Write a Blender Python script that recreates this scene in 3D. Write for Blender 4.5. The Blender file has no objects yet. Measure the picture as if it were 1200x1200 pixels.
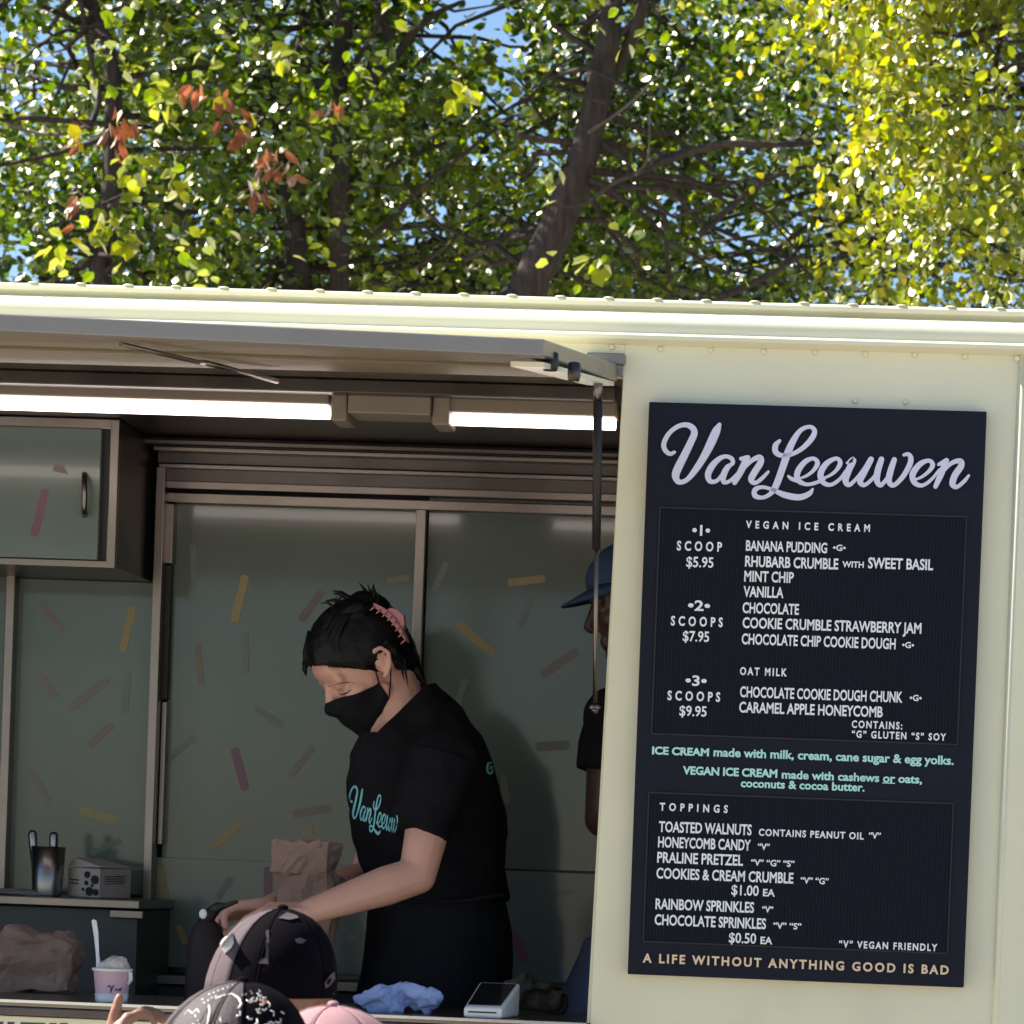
import bpy, bmesh, math, random
import numpy as np
from mathutils import Vector, Matrix, Quaternion
from mathutils.bvhtree import BVHTree
random.seed(7); rng = np.random.default_rng(7)
R = math.radians
scene = bpy.context.scene
COL = scene.collection

# ---------------------------------------------------------------- camera
CAM = Vector((0, -6.2, 1.75)); FPX = 3844.0
FW = Vector((-0.06535653, 0.9976, -0.02286399)); RT = Vector((0.99708094, 0.06619461, 0.03805088)); UP = Vector((-0.03947304, 0.02031038, 0.9990142))
PPX, PPY = 794.936, 1108.261
cd = bpy.data.cameras.new('camera'); cam = bpy.data.objects.new('camera', cd); COL.objects.link(cam)
cd.sensor_width = 36; cd.lens = FPX * 36 / 1200; cd.clip_start = .1; cd.clip_end = 3000
cd.shift_x = (600 - PPX) / 1200; cd.shift_y = (PPY - 600) / 1200
m = Matrix((RT, UP, -FW)).transposed().to_4x4(); m.translation = CAM; cam.matrix_world = m
cd.dof.use_dof = True; cd.dof.focus_distance = 6.35; cd.dof.aperture_fstop = 14.0
scene.camera = cam

# ---------------------------------------------------------------- world, sun, exposure
SUN = Vector((-0.70, 0.10, 0.72)).normalized()            # direction towards the sun
el = math.asin(SUN.z); az = math.atan2(SUN.x, SUN.y)
w = bpy.data.worlds.new('World'); scene.world = w; w.use_nodes = True
nt = w.node_tree; sky = nt.nodes.new('ShaderNodeTexSky'); sky.sky_type = 'NISHITA'
sky.sun_disc = False; sky.sun_elevation = el; sky.sun_rotation = az; sky.air_density = 1.0; sky.dust_density = .15; sky.ozone_density = 3.5
bg = nt.nodes['Background']; bg.inputs[1].default_value = .072
nt.links.new(sky.outputs[0], bg.inputs[0])
sl = bpy.data.lights.new('sun', 'SUN'); sl.energy = 5.0; sl.angle = R(.6); sl.color = (1, .94, .84)
so = bpy.data.objects.new('sun', sl); COL.objects.link(so); so.rotation_euler = SUN.to_track_quat('Z', 'Y').to_euler()
scene.view_settings.view_transform = 'Standard'; scene.view_settings.look = 'None'
scene.view_settings.gamma = 1; scene.view_settings.use_curve_mapping = False
scene.view_settings.exposure = 1.32

# ---------------------------------------------------------------- helpers
def P(px, py, Y):
    """the place in the world, on the upright plane at depth Y, that a measured spot belongs to"""
    d = FW + RT * ((px - PPX) / FPX) - UP * ((py - PPY) / FPX)
    t = (Y - CAM.y) / d.y
    return CAM + d * t
def SC(Y): return FPX / (Y + 6.2)

ORG = {}
def rgba(c): return (c[0], c[1], c[2], 1)
MATS = {}
def mat(name, color, rough=.6, metal=0, var=.12, scale=8, bump=.0, bscale=60, stretch=(1, 1, 1), spec=.5, coat=0, emit=None, estr=0, sss=0, alt=None, dirt=None, trans=0):
    m = bpy.data.materials.new(name); m.use_nodes = True; MATS[name] = m
    n = m.node_tree.nodes; l = m.node_tree.links; b = n['Principled BSDF']
    b.inputs['Roughness'].default_value = rough; b.inputs['Metallic'].default_value = metal
    b.inputs['Specular IOR Level'].default_value = spec; b.inputs['Coat Weight'].default_value = coat
    b.inputs['Coat Roughness'].default_value = .05 if rough < .22 else .12
    tc = n.new('ShaderNodeTexCoord'); mp = n.new('ShaderNodeMapping'); mp.inputs['Scale'].default_value = stretch
    l.new(tc.outputs['Object'], mp.inputs[0])
    nz = n.new('ShaderNodeTexNoise'); nz.inputs['Scale'].default_value = scale; nz.inputs['Detail'].default_value = 6; l.new(mp.outputs[0], nz.inputs[0])
    cr = n.new('ShaderNodeValToRGB'); l.new(nz.outputs[0], cr.inputs[0])
    c2 = alt if alt else tuple(min(1, x * (1 + var)) for x in color)
    c1 = tuple(x * (1 - var) for x in color)
    cr.color_ramp.elements[0].position = .32; cr.color_ramp.elements[1].position = .68
    cr.color_ramp.elements[0].color = rgba(c1); cr.color_ramp.elements[1].color = rgba(c2)
    out = cr.outputs[0]
    if dirt:
        nz3 = n.new('ShaderNodeTexNoise'); nz3.inputs['Scale'].default_value = dirt[1]; nz3.inputs['Detail'].default_value = 9; l.new(mp.outputs[0], nz3.inputs[0])
        mr = n.new('ShaderNodeMapRange'); mr.inputs[1].default_value = .55; mr.inputs[2].default_value = .75; mr.inputs[4].default_value = dirt[2]; l.new(nz3.outputs[0], mr.inputs[0])
        mx = n.new('ShaderNodeMix'); mx.data_type = 'RGBA'; l.new(mr.outputs[0], mx.inputs[0]); l.new(out, mx.inputs[6]); mx.inputs[7].default_value = rgba(dirt[0]); out = mx.outputs[2]
    l.new(out, b.inputs['Base Color'])
    rr = n.new('ShaderNodeMapRange'); rr.inputs[3].default_value = max(.02, rough - .07); rr.inputs[4].default_value = min(1, rough + .09); l.new(nz.outputs[0], rr.inputs[0]); l.new(rr.outputs[0], b.inputs['Roughness'])
    if bump:
        nb = n.new('ShaderNodeTexNoise'); nb.inputs['Scale'].default_value = bscale; nb.inputs['Detail'].default_value = 5; l.new(mp.outputs[0], nb.inputs[0])
        bp = n.new('ShaderNodeBump'); bp.inputs['Strength'].default_value = 1; bp.inputs['Distance'].default_value = bump; l.new(nb.outputs[0], bp.inputs['Height']); l.new(bp.outputs[0], b.inputs['Normal'])
    if emit: b.inputs['Emission Color'].default_value = rgba(emit); b.inputs['Emission Strength'].default_value = estr
    if sss:
        b.inputs['Subsurface Weight'].default_value = sss; b.inputs['Subsurface Radius'].default_value = (.012, .004, .002); b.inputs['Subsurface Scale'].default_value = 1
    if trans: b.inputs['Transmission Weight'].default_value = trans
    return m

class MB:
    def __init__(s): s.v = []; s.f = []; s.sm = []
    def add(s, vs, fs, smooth=False):
        o = len(s.v); s.v += [tuple(v) for v in vs]; s.f += [tuple(i + o for i in f) for f in fs]; s.sm += [smooth] * len(fs); return s
    def box(s, x0, x1, y0, y1, z0, z1):
        if x0 > x1: x0, x1 = x1, x0
        if y0 > y1: y0, y1 = y1, y0
        if z0 > z1: z0, z1 = z1, z0
        v = [(x, y, z) for x in (x0, x1) for y in (y0, y1) for z in (z0, z1)]
        return s.add(v, [(0, 1, 3, 2), (4, 6, 7, 5), (0, 4, 5, 1), (2, 3, 7, 6), (0, 2, 6, 4), (1, 5, 7, 3)])
    def hexa(s, a, b):
        """a, b: matching quads"""
        return s.add(list(a) + list(b), [(3, 2, 1, 0), (4, 5, 6, 7), (0, 1, 5, 4), (1, 2, 6, 5), (2, 3, 7, 6), (3, 0, 4, 7)])
    def prism(s, pts, d, smooth=False):
        """closed outline swept by vector d"""
        n = len(pts); d = Vector(d); q = [Vector(p) + d for p in pts]
        s.add([tuple(p) for p in pts] + [tuple(p) for p in q], [tuple(range(n)), tuple(range(2 * n - 1, n - 1, -1))])
        k = len(s.v) - 2 * n
        for i in range(n):
            j = (i + 1) % n; s.f.append((k + j, k + i, k + n + i, k + n + j)); s.sm.append(smooth)
        return s
    def rings(s, rs, closed=True, caps=True, smooth=True):
        n = len(rs[0]); o = len(s.v)
        for r in rs: s.v += [tuple(p) for p in r]
        for a in range(len(rs) - 1):
            for i in range(n if closed else n - 1):
                j = (i + 1) % n
                s.f.append((o + a * n + i, o + a * n + j, o + (a + 1) * n + j, o + (a + 1) * n + i)); s.sm.append(smooth)
        if caps and closed:
            s.f.append(tuple(o + n - 1 - i for i in range(n))); s.sm.append(False)
            e = o + (len(rs) - 1) * n; s.f.append(tuple(e + i for i in range(n))); s.sm.append(False)
        return s
    def tube(s, pts, rad, n=10, smooth=True, flat=None):
        pts = [Vector(p) for p in pts]; rs = []
        if not hasattr(rad, '__len__'): rad = [rad] * len(pts)
        t0 = (pts[1] - pts[0]).normalized(); a = t0.orthogonal().normalized()
        for i, p in enumerate(pts):
            t = (pts[min(i + 1, len(pts) - 1)] - pts[max(i - 1, 0)]).normalized()
            a = (a - t * a.dot(t)).normalized(); b = t.cross(a)
            rs.append([p + (a * math.cos(2 * math.pi * k / n) + b * math.sin(2 * math.pi * k / n)) * rad[i] for k in range(n)])
        return s.rings(rs, smooth=smooth)
    def lathe(s, c, prof, n=32, sx=1, sy=1, axis='Z'):
        rs = []
        for r, z in prof:
            ring = []
            for k in range(n):
                t = 2 * math.pi * k / n; x, y = r * math.cos(t) * sx, r * math.sin(t) * sy
                ring.append((c[0] + x, c[1] + y, c[2] + z) if axis == 'Z' else (c[0] + x, c[1] + z, c[2] + y) if axis == 'Y' else (c[0] + z, c[1] + x, c[2] + y))
            rs.append(ring)
        if axis == 'Y': rs = [r[::-1] for r in rs]
        return s.rings(rs)
    def ell(s, c, r, M=None, nu=20, nv=12):
        rs = []; c = Vector(c)
        for a in range(nv + 1):
            ph = -math.pi / 2 + math.pi * min(max(a / nv, .004), .996); ring = []
            for k in range(nu):
                t = 2 * math.pi * k / nu
                p = Vector((math.cos(ph) * math.cos(t) * r[0], math.cos(ph) * math.sin(t) * r[1], math.sin(ph) * r[2]))
                if M is not None: p = M @ p
                ring.append(c + p)
            rs.append(ring)
        return s.rings(rs)
    def caps(s, p0, r0, p1, r1, n=14):
        p0 = Vector(p0); p1 = Vector(p1); t = (p1 - p0)
        if t.length < 1e-6: return s.ell(p0, (r0, r0, r0))
        t.normalize(); a = t.orthogonal().normalized(); b = t.cross(a); rs = []
        for k in range(-5, 0):
            an = math.pi / 2 * k / 5; an = max(an, -1.52); c = p0 + t * (math.sin(an) * r0); q = math.cos(an) * r0
            rs.append([c + (a * math.cos(2 * math.pi * i / n) + b * math.sin(2 * math.pi * i / n)) * q for i in range(n)])
        for k in range(0, 6):
            an = math.pi / 2 * k / 5; an = min(an, 1.52); c = (p0 if k < 0 else p1) + t * (math.sin(an) * r1); q = math.cos(an) * r1
            if k == 0: rs.append([p0 + (a * math.cos(2 * math.pi * i / n) + b * math.sin(2 * math.pi * i / n)) * r0 for i in range(n)])
            rs.append([c + (a * math.cos(2 * math.pi * i / n) + b * math.sin(2 * math.pi * i / n)) * q for i in range(n)])
        return s.rings(rs)
    def loft(s, secs, n=28, power=2.3):
        """sections (cx, cy, z, ax, ay)"""
        rs = []
        for cx, cy, z, ax, ay in secs:
            ring = []
            for k in range(n):
                t = 2 * math.pi * k / n; c, d = math.cos(t), math.sin(t)
                ring.append((cx + ax * math.copysign(abs(c) ** (2 / power), c), cy + ay * math.copysign(abs(d) ** (2 / power), d), z))
            rs.append(ring)
        if secs[0][2] > secs[-1][2]: rs = rs[::-1]
        return s.rings(rs)
    def mesh(s, name, org=(0, 0, 0)):
        me = bpy.data.meshes.new(name); o = Vector(org)
        me.from_pydata([(v[0] - o[0], v[1] - o[1], v[2] - o[2]) for v in s.v], [], s.f)
        me.polygons.foreach_set('use_smooth', s.sm); me.update(); return me
    def build(s, name, mt, parent=None, bevel=0, org=None, seg=2, fixn=True, **tags):
        o0 = Vector(ORG[parent.name]) if parent else Vector(org if org is not None else (0, 0, 0))
        me = s.mesh(name, o0)
        if fixn:
            bm = bmesh.new(); bm.from_mesh(me); bmesh.ops.recalc_face_normals(bm, faces=bm.faces); bm.to_mesh(me); bm.free()
        return place(name, me, mt, parent, o0, bevel, seg, **tags)
def place(name, me, mt, parent, o0, bevel=0, seg=2, **tags):
    o = bpy.data.objects.new(name, me); COL.objects.link(o)
    for x in (mt if isinstance(mt, (list, tuple)) else [mt]):
        if x: me.materials.append(x)
    if parent: o.parent = parent
    else: o.location = o0
    ORG[o.name] = tuple(o0)
    if bevel:
        b = o.modifiers.new('bevel', 'BEVEL'); b.width = bevel; b.segments = seg; b.limit_method = 'ANGLE'; b.angle_limit = R(35)
    for k, v in tags.items(): o[k] = v
    return o
def thing(name, label, cat, loc=(0, 0, 0), group=None):
    o = bpy.data.objects.new(name, None); COL.objects.link(o); o.location = loc; o.empty_display_size = .1
    o['label'] = label; o['category'] = cat
    if group: o['group'] = group
    ORG[o.name] = tuple(loc); return o
def blob_mesh(mb, voxel=.004, smooth=6, cut=None, disp=0, dscale=12, fac=.5):
    """one continuous skin grown over overlapping solids; returns (verts, faces) in world space"""
    me = mb.mesh('tmp'); bm = bmesh.new(); bm.from_mesh(me); bmesh.ops.recalc_face_normals(bm, faces=bm.faces); bm.to_mesh(me); bm.free()
    o = bpy.data.objects.new('tmp', me); COL.objects.link(o)
    r = o.modifiers.new('r', 'REMESH'); r.mode = 'VOXEL'; r.voxel_size = voxel; r.adaptivity = 0
    if smooth:
        sm = o.modifiers.new('s', 'SMOOTH'); sm.factor = fac; sm.iterations = smooth
    dg = bpy.context.evaluated_depsgraph_get(); dg.update()
    ev = bpy.data.meshes.new_from_object(o.evaluated_get(dg))
    bpy.data.objects.remove(o); 
    bm = bmesh.new(); bm.from_mesh(ev)
    if cut:
        for co, no in cut:      # removes what lies on the side of the normal
            bmesh.ops.bisect_plane(bm, geom=bm.verts[:] + bm.edges[:] + bm.faces[:], plane_co=co, plane_no=no, clear_outer=True)
    if disp:
        from mathutils import noise
        bm.normal_update()
        for v in bm.verts: v.co += v.normal * (noise.noise(v.co * dscale) + .5 * noise.noise(v.co * dscale * 2.3)) * disp
    for f in bm.faces: f.smooth = True
    bm.to_mesh(ev); bm.free(); return ev
def blob(name, mb, mt, parent, voxel=.004, smooth=6, cut=None, disp=0, dscale=12, thick=0, org=None, **tags):
    me = blob_mesh(mb, voxel, smooth, cut, disp, dscale)
    o0 = Vector(ORG[parent.name]) if parent else Vector(org)
    me.transform(Matrix.Translation(-o0)); me.name = name
    o = place(name, me, mt, parent, o0, **tags)
    if thick:
        s = o.modifiers.new('cloth', 'SOLIDIFY'); s.thickness = thick; s.offset = -1
    return o
def crumple(me, amp, sc=8, org=None):
    from mathutils import noise
    ns = [v.normal.copy() for v in me.vertices]; o_ = Vector(org or (0, 0, 0))
    for v, n in zip(me.vertices, ns):
        p = v.co + o_; w_ = p + Vector((noise.noise(p * sc), noise.noise(p * sc + Vector((9, 0, 0))), noise.noise(p * sc + Vector((0, 9, 0))))) * .05
        v.co += n * (abs(noise.noise(w_ * sc)) * .6 + abs(noise.noise(w_ * sc * 2.3)) * .32 + abs(noise.noise(w_ * sc * 5)) * .16 - .22) * amp
def spline(pts, n=6):
    """Catmull-Rom through tuples"""
    p = [np.array(q, float) for q in pts]; p = [2 * p[0] - p[1]] + p + [2 * p[-1] - p[-2]]; out = []
    for i in range(1, len(p) - 2):
        for k in range(n):
            t = k / n
            out.append(.5 * ((2 * p[i]) + (-p[i - 1] + p[i + 1]) * t + (2 * p[i - 1] - 5 * p[i] + 4 * p[i + 1] - p[i + 2]) * t * t + (-p[i - 1] + 3 * p[i] - 3 * p[i + 1] + p[i + 2]) * t ** 3))
    out.append(p[-2]); return out
_fc = {}
def text_geo(s, bold=.0, space=1.0):
    """(verts2d, faces) of a line of text in the built-in font, scaled to a unit box"""
    cu = bpy.data.curves.new('t', 'FONT'); cu.body = s; cu.size = 1; cu.offset = bold; cu.space_character = space; cu.resolution_u = 3; cu.extrude = .0
    o = bpy.data.objects.new('t', cu); COL.objects.link(o)
    dg = bpy.context.evaluated_depsgraph_get(); dg.update()
    me = bpy.data.meshes.new_from_object(o.evaluated_get(dg)); bpy.data.objects.remove(o)
    v = np.array([x.co[:2] for x in me.vertices]); f = [tuple(p.vertices) for p in me.polygons]
    return v, f

# ---------------------------------------------------------------- materials
cream = mat('cream_paint', (.80, .77, .575), .34, 0, .03, 3, .0016, 5, coat=.35, dirt=((.5, .46, .33), 5, .18))
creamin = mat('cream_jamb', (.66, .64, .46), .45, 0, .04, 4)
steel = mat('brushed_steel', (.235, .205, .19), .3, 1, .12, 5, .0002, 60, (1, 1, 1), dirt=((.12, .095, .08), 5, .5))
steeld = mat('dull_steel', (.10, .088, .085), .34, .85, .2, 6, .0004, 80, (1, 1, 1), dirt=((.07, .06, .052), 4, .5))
alu = mat('aluminium_bar', (.27, .25, .24), .5, .4, .1, 7, .0004, 60, (1, 1, 1), dirt=((.2, .18, .16), 7, .4))
tan = mat('galvanised_panel', (.245, .195, .13), .5, .15, .16, 3, .0008, 22, dirt=((.15, .12, .09), 6, .5))
wood = mat('tan_fixture', (.21, .175, .145), .5, .1, .08, 5)
mint = mat('mint_laminate', (.112, .137, .122), .11, 0, .06, 2.2, 0, 7, coat=.28, spec=.35)
mintlow = mat('mint_lower_laminate', (.122, .158, .146), .14, 0, .06, 2, coat=.22, spec=.35)
darkin = mat('dark_interior', (.035, .035, .04), .6, 0, .2, 5)
darkgreen = mat('dark_green_front', (.050, .056, .054), .5, 0, .15, 4)
black = mat('black_rubber', (.012, .012, .014), .5, 0, .2, 10)
slate = mat('menu_board_navy', (.006, .0085, .020), .6, 0, .14, 20, .0003, 200, spec=.25)
lampw = mat('lamp_tube', (.9, .88, .85), .5, 0, 0, 5, emit=(1, .87, .80), estr=3.0)
asphalt = mat('plaza_concrete', (.37, .325, .255), .85, 0, .15, 3, .004, 150, dirt=((.28, .245, .20), .4, .6))
white = mat('white_plastic', (.75, .76, .80), .3, 0, .03, 4, coat=.3)
paper_pink = mat('pink_paper', (.72, .50, .66), .55, 0, .05, 12)
kraft = mat('kraft_paper', (.25, .165, .135), .8, 0, .14, 14, .0015, 25)
kraftd = mat('kraft_paper_dark', (.12, .08, .07), .8, 0, .2, 10, .002, 20)
skin = mat('skin_light', (.66, .365, .29), .48, 0, .07, 9, .0003, 120, sss=.12)
skin_d = mat('skin_dark', (.062, .031, .024), .5, 0, .12, 10, .0003, 120, sss=.05)
skin_m = mat('skin_brown', (.30, .155, .105), .5, 0, .14, 30, .0006, 90, sss=.08)
hairm = mat('black_hair', (.004, .0035, .005), .42, 0, .4, 30, .001, 160, (1, 1, 1), spec=.22)
shirtm = mat('black_cotton', (.008, .008, .011), .9, 0, .35, 9, .002, 22, spec=.15)
maskm = mat('black_mask_cloth', (.008, .008, .012), .85, 0, .3, 14, .001, 60, spec=.2)
pantm = mat('black_trousers', (.007, .008, .012), .85, 0, .3, 9, .002, 18, spec=.2)
clipm = mat('pink_clip', (.40, .15, .17), .35, 0, .08, 10, coat=.2)
cyanm = mat('cyan_print', (.22, .62, .72), .7, 0, .1, 40)
denim = mat('blue_denim', (.13, .16, .28), .85, 0, .2, 14, .002, 60)
bluecap = mat('blue_cap_cloth', (.016, .040, .095), .8, 0, .2, 12, .001, 80)
towelm = mat('blue_towel', (.33, .44, .80), .9, 0, .12, 10, .003, 90)
bark = mat('tree_bark', (.050, .037, .033), .9, 0, .4, 14, .02, 12, (3, 3, .6))
twigm = mat('pale_twig', (.13, .10, .08), .9, 0, .3, 10, .003, 30)
tyrem = mat('tyre_rubber', (.02, .02, .02), .8)
browm = mat('brow_soft', (.34, .18, .135), .8, 0, .2, 60)
lashm = mat('brow_brown', (.05, .025, .02), .8)
lipm = mat('lip', (.30, .12, .10), .5, 0, .1, 10, sss=.1)
floorm = mat('floor_plate', (.10, .10, .10), .5, .3)

# ================================================================= SETTING
g = MB().add([(-600, -600, 0), (600, -600, 0), (600, 600, 0), (-600, 600, 0)], [(0, 1, 2, 3)])
g.build('ground', asphalt, fixn=False, kind='structure')

# ================================================================= FOOD TRAILER
Y0 = 0.0
zroof = P(900, 353, 0).z; zlip = P(900, 406, 0).z
XL, XR = -3.9, .75
zfl = .65; zceil = P(137, 490, .72).z
xo_t, xo_b = P(731, 440, 0).x, P(690, 1200, 0).x          # right edge of the opening
zct = P(0, 1171, -.015).z; zcb = P(0, 1189, -.015).z
zhinge = P(720, 443, 0).z
xs = P(1181, 800, 0).x
Yb = 1.12
TR = thing('food_trailer', 'pale cream ice cream trailer with open serving hatch and stainless steel interior', 'food trailer', (-1.4, .6, 0))
def part(mb, name, mt, parent=None, bevel=0, **k): return mb.build(name, mt, parent or TR, bevel, **k)
# outer skin right of the opening
part(MB().prism([(xo_t, 0, zlip), (xo_b - .009, 0, .6), (xs, 0, .6), (xs, 0, zlip)], (0, .04, 0)), 'side_panel', cream, bevel=.002)
cp = MB().box(xs + .004, XR - .03, -.006, .04, .6, zlip)
part(cp, 'corner_panel', cream, bevel=.004)
part(MB().tube([(xs + .002, -.002, .6), (xs + .002, -.002, zlip)], .007, 10), 'corner_seam', cream)
part(MB().box(XL, xo_t, 0, .04, zhinge + .004, zlip), 'header_panel', cream)
part(MB().box(XL, xo_b - .016, 0, .04, .6, zcb - .002), 'lower_panel', cream, bevel=.002)
part(MB().box(XR - .03, XR, .01, 1.4, .6, zlip), 'end_panel', cream, bevel=.01)
part(MB().box(XL, XL + .03, .01, 1.4, .6, zlip), 'end_panel', cream, bevel=.01)
part(MB().box(XL, XR, 1.36, 1.4, .6, zlip), 'rear_panel', cream)
# roof rail, a moulding swept along the length
def zy(y): return P(900, y, 0).z
prof = [(.0, zy(409)), (-.014, zy(408)), (-.030, zy(404.5)), (-.031, zy(400)), (-.026, zy(397.5)), (-.021, zy(396)), (-.022, zy(388)), (-.020, zy(382)), (-.013, zy(376)), (-.002, zy(371)),
        (.014, zy(367.5)), (.020, zy(366.5)), (.016, zy(364)), (.006, zy(362)), (.004, zy(357)), (.008, zy(354)), (.016, zroof)]
back = [(1.39, zroof), (1.42, zlip + .05), (1.41, zlip - .005)]
rp = prof + [(.3, zroof + .004), (.7, zroof + .008), (1.1, zroof + .004)] + back
xr0 = xs + .012
part(MB().rings([[(x, y, z) for y, z in rp] for x in (XL, XR)], closed=True, smooth=True), 'roof', cream)
rf = bpy.data.objects['roof']; es = rf.modifiers.new('es', 'EDGE_SPLIT'); es.split_angle = R(48)
# rivets: top row with flat heads, lower row small
rme = MB().lathe((0, 0, 0), [(.0115, 0), (.011, .0018), (.008, .0035), (.002, .0042)], 12).mesh('rivet')
rme.materials.append(cream)
rme2 = MB().lathe((0, 0, 0), [(.0058, 0), (.005, -.0012), (.003, -.0022), (.001, -.0026)], 12, axis='Y').mesh('rivet'); rme2.materials.append(cream)
def rivet(me, loc, par):
    o = bpy.data.objects.new('rivet', me); COL.objects.link(o); o.parent = par; o.location = Vector(loc) - Vector(ORG[par.name]); return o
pitch = P(774, 350, 0).x - P(717, 348, 0).x
x = P(770, 350, 0).x
for k in range(-40, 12):
    xx = x + k * pitch
    if XL + .05 < xx < XR - .05: rivet(rme, (xx, .014, zroof - .0015), rf)
for px, py in ((717, 407), (774, 409), (833, 410), (895, 412), (955, 413), (1014, 415), (1072, 416), (1131, 418)):
    rivet(rme2, P(px, py, -.001), bpy.data.objects['side_panel'])
rivet(rme2, P(1192, 420, -.007), bpy.data.objects['corner_panel'])
for px, py in ((1002, 470), (1061, 471)): rivet(rme2, P(px, py, -.001), bpy.data.objects['side_panel'])
# jamb, a stainless return round the opening
part(MB().prism([(xo_t - .0015, .003, zhinge), (xo_b - .004, .003, zct), (xo_b + .008, .003, zct), (xo_t + .010, .003, zhinge)], (0, .14, 0)), 'jamb', creamin)
# floor, inner walls, ceiling, chassis
part(MB().box(XL + .03, XR - .03, .04, 1.36, zfl - .05, zfl), 'floor', floorm)
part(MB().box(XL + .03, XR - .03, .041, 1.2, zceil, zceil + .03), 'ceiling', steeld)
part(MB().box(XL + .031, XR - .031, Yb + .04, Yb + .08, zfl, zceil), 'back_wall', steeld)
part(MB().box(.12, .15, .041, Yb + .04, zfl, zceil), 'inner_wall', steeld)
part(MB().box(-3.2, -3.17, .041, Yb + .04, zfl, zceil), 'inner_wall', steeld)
part(MB().box(XL + .3, XR - .3, .2, 1.2, .42, .598), 'chassis', black)
for wx in (-2.2, -1.35):
    t = MB().lathe((wx, .10, .36), [(.22, 0), (.33, 0), (.36, .03), (.36, .17), (.33, .2), (.2, .2)], 32, axis='Y'); tt = part(t, 'wheel', tyrem)
    MB().lathe((wx, .095, .36), [(.02, -.01), (.1, 0), (.19, .01), (.215, .03), (.215, .1)], 24, axis='Y').build('rim', steel, tt)
# inside, above the hinge line
hi = P(0, 427, .05).z
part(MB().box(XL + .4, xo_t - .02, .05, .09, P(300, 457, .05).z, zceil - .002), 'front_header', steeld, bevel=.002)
part(MB().box(XL + .4, xo_t - .02, .042, .10, zhinge - .006, zhinge + .012), 'hinge_rail', steel, bevel=.003)
# lamp fittings
def zat(px, py, Y): return P(px, py, Y).z
for a, b in ((-260, 388), (527, 724)):
    xa, xb = P(a, 470, .14).x, P(b, 480, .14).x
    mid = 388 if b == 388 else 600
    lf = MB().box(xa, xb, .11, .19, zat(mid, 475 if mid == 388 else 486, .13), zat(mid, 457 if mid == 388 else 467, .13)).build('ceiling_light', wood, TR, .003)
    zc = zat(mid, 484.5 if mid == 388 else 493.5, .15)
    MB().tube([(xa + .004, .15, zc), (xb - .004, .15, zc)], .0118, 20).build('tube', lampw, lf)
for a, b, t, bt in ((388, 407, 456, 493), (507, 527, 463, 498)):
    part(MB().box(P(a, 470, .1).x, P(b, 470, .1).x, .10, .2, zat(a, bt, .1), zat(a, t, .1)), 'lamp_bracket', wood, bevel=.004)
part(MB().box(P(408, 460, .09).x, P(505, 460, .09).x, .09, .2, zat(450, 485, .09), zat(450, 446, .09)), 'junction_box', wood, bevel=.003)
for a, t in ((244, 441), (540, 451)):
    part(MB().box(P(a, t, .08).x, P(a + 11, t, .08).x, .07, .09, zat(a, t + 14, .08), zat(a, t, .08)), 'lamp_clip', steel, bevel=.001)
# ceiling-to-wall trims (each its own length of steel)
XA = P(190, 600, Yb - .05).x; XZ = .119
for y0, y1, d, mt, nm in ((526, 531, .115, steel, 'wall_trim'), (531, 546, .07, steeld, 'wall_trim'), (546, 551, .10, steel, 'wall_trim'), (551, 566, .075, steeld, 'wall_trim'), (566, 575, .06, steel, 'wall_trim'), (580, 591.5, .05, steel, 'door_track')):
    part(MB().box(XA - .01 if y0 < 545 else XA, XZ, Yb - d, Yb + .038, zat(300, y1, Yb - d), zat(300, y0, Yb - d)), nm, mt, bevel=.002)
part(MB().box(-3.16, XZ, Yb - .14, Yb + .038, zat(300, 525.5, Yb - .12), zceil - .001), 'cornice', steeld, bevel=.02)
# posts
def post(px0, px1, py, yt, yb, d, mt=steel, nm='post'):
    return part(MB().box(P(px0, py, Yb - d).x, P(px1, py, Yb - d).x, Yb - d, Yb + .037, zat((px0 + px1) / 2, yb, Yb - d), zat((px0 + px1) / 2, yt, Yb - d)), nm, mt, bevel=.002)
post(178, 188.5, 700, 547, 1160, .09)
post(191, 200, 700, 590, 660, .06)
post(190, 197.5, 760, 662, 820, .045, black, 'door_slot')
post(188.5, 194.5, 850, 822, 990, .05)
post(3.5, 14, 780, 662, 1046, .06)
post(484, 496, 700, 592, 1012, .045)
# mint panels with the sprinkle print
def panel(px0, px1, yt, yb, d=.02, mt=mint, label=None):
    pm = (px0 + px1) / 2
    return part(MB().box(P(px0, (yt + yb) / 2, Yb - d).x, P(px1, (yt + yb) / 2, Yb - d).x, Yb - d, Yb + .036, zat(pm, yb, Yb - d), zat(pm, yt, Yb - d)), 'back_panel', mt, bevel=.0015)
p1 = panel(196, 485, 590, 1016); p2 = panel(495, 905, 588, 1022)
p0 = panel(-70, 2.5, 660, 1046); pL = panel(15, 177, 680, 1046, .02)
p3 = panel(172, 905, 1018, 1147, .032, mintlow)
part(MB().box(P(14, 670, Yb - .03).x, P(178, 670, Yb - .03).x, Yb - .03, Yb + .036, zat(90, 679, Yb - .03), zat(90, 600, Yb - .03)), 'bay_header', steeld, bevel=.002)
part(MB().box(P(172, 1150, .9).x, XZ, .98, Yb + .03, zat(300, 1158, .98), zat(300, 1147, .98)), 'bottom_track', steel, bevel=.002)
part(MB().box(P(172, 1150, .9).x, XZ, 1.0, Yb + .03, zfl, zat(300, 1160, .98)), 'lower_wall', darkin)
SP = {'m': (.26, .20, .075), 'p': (.15, .055, .105), 'o': (.155, .125, .09), 'g': (.115, .145, .135), 'k': (.155, .128, .13), 'y': (.25, .22, .07), 'd': (.11, .085, .10)}
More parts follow.
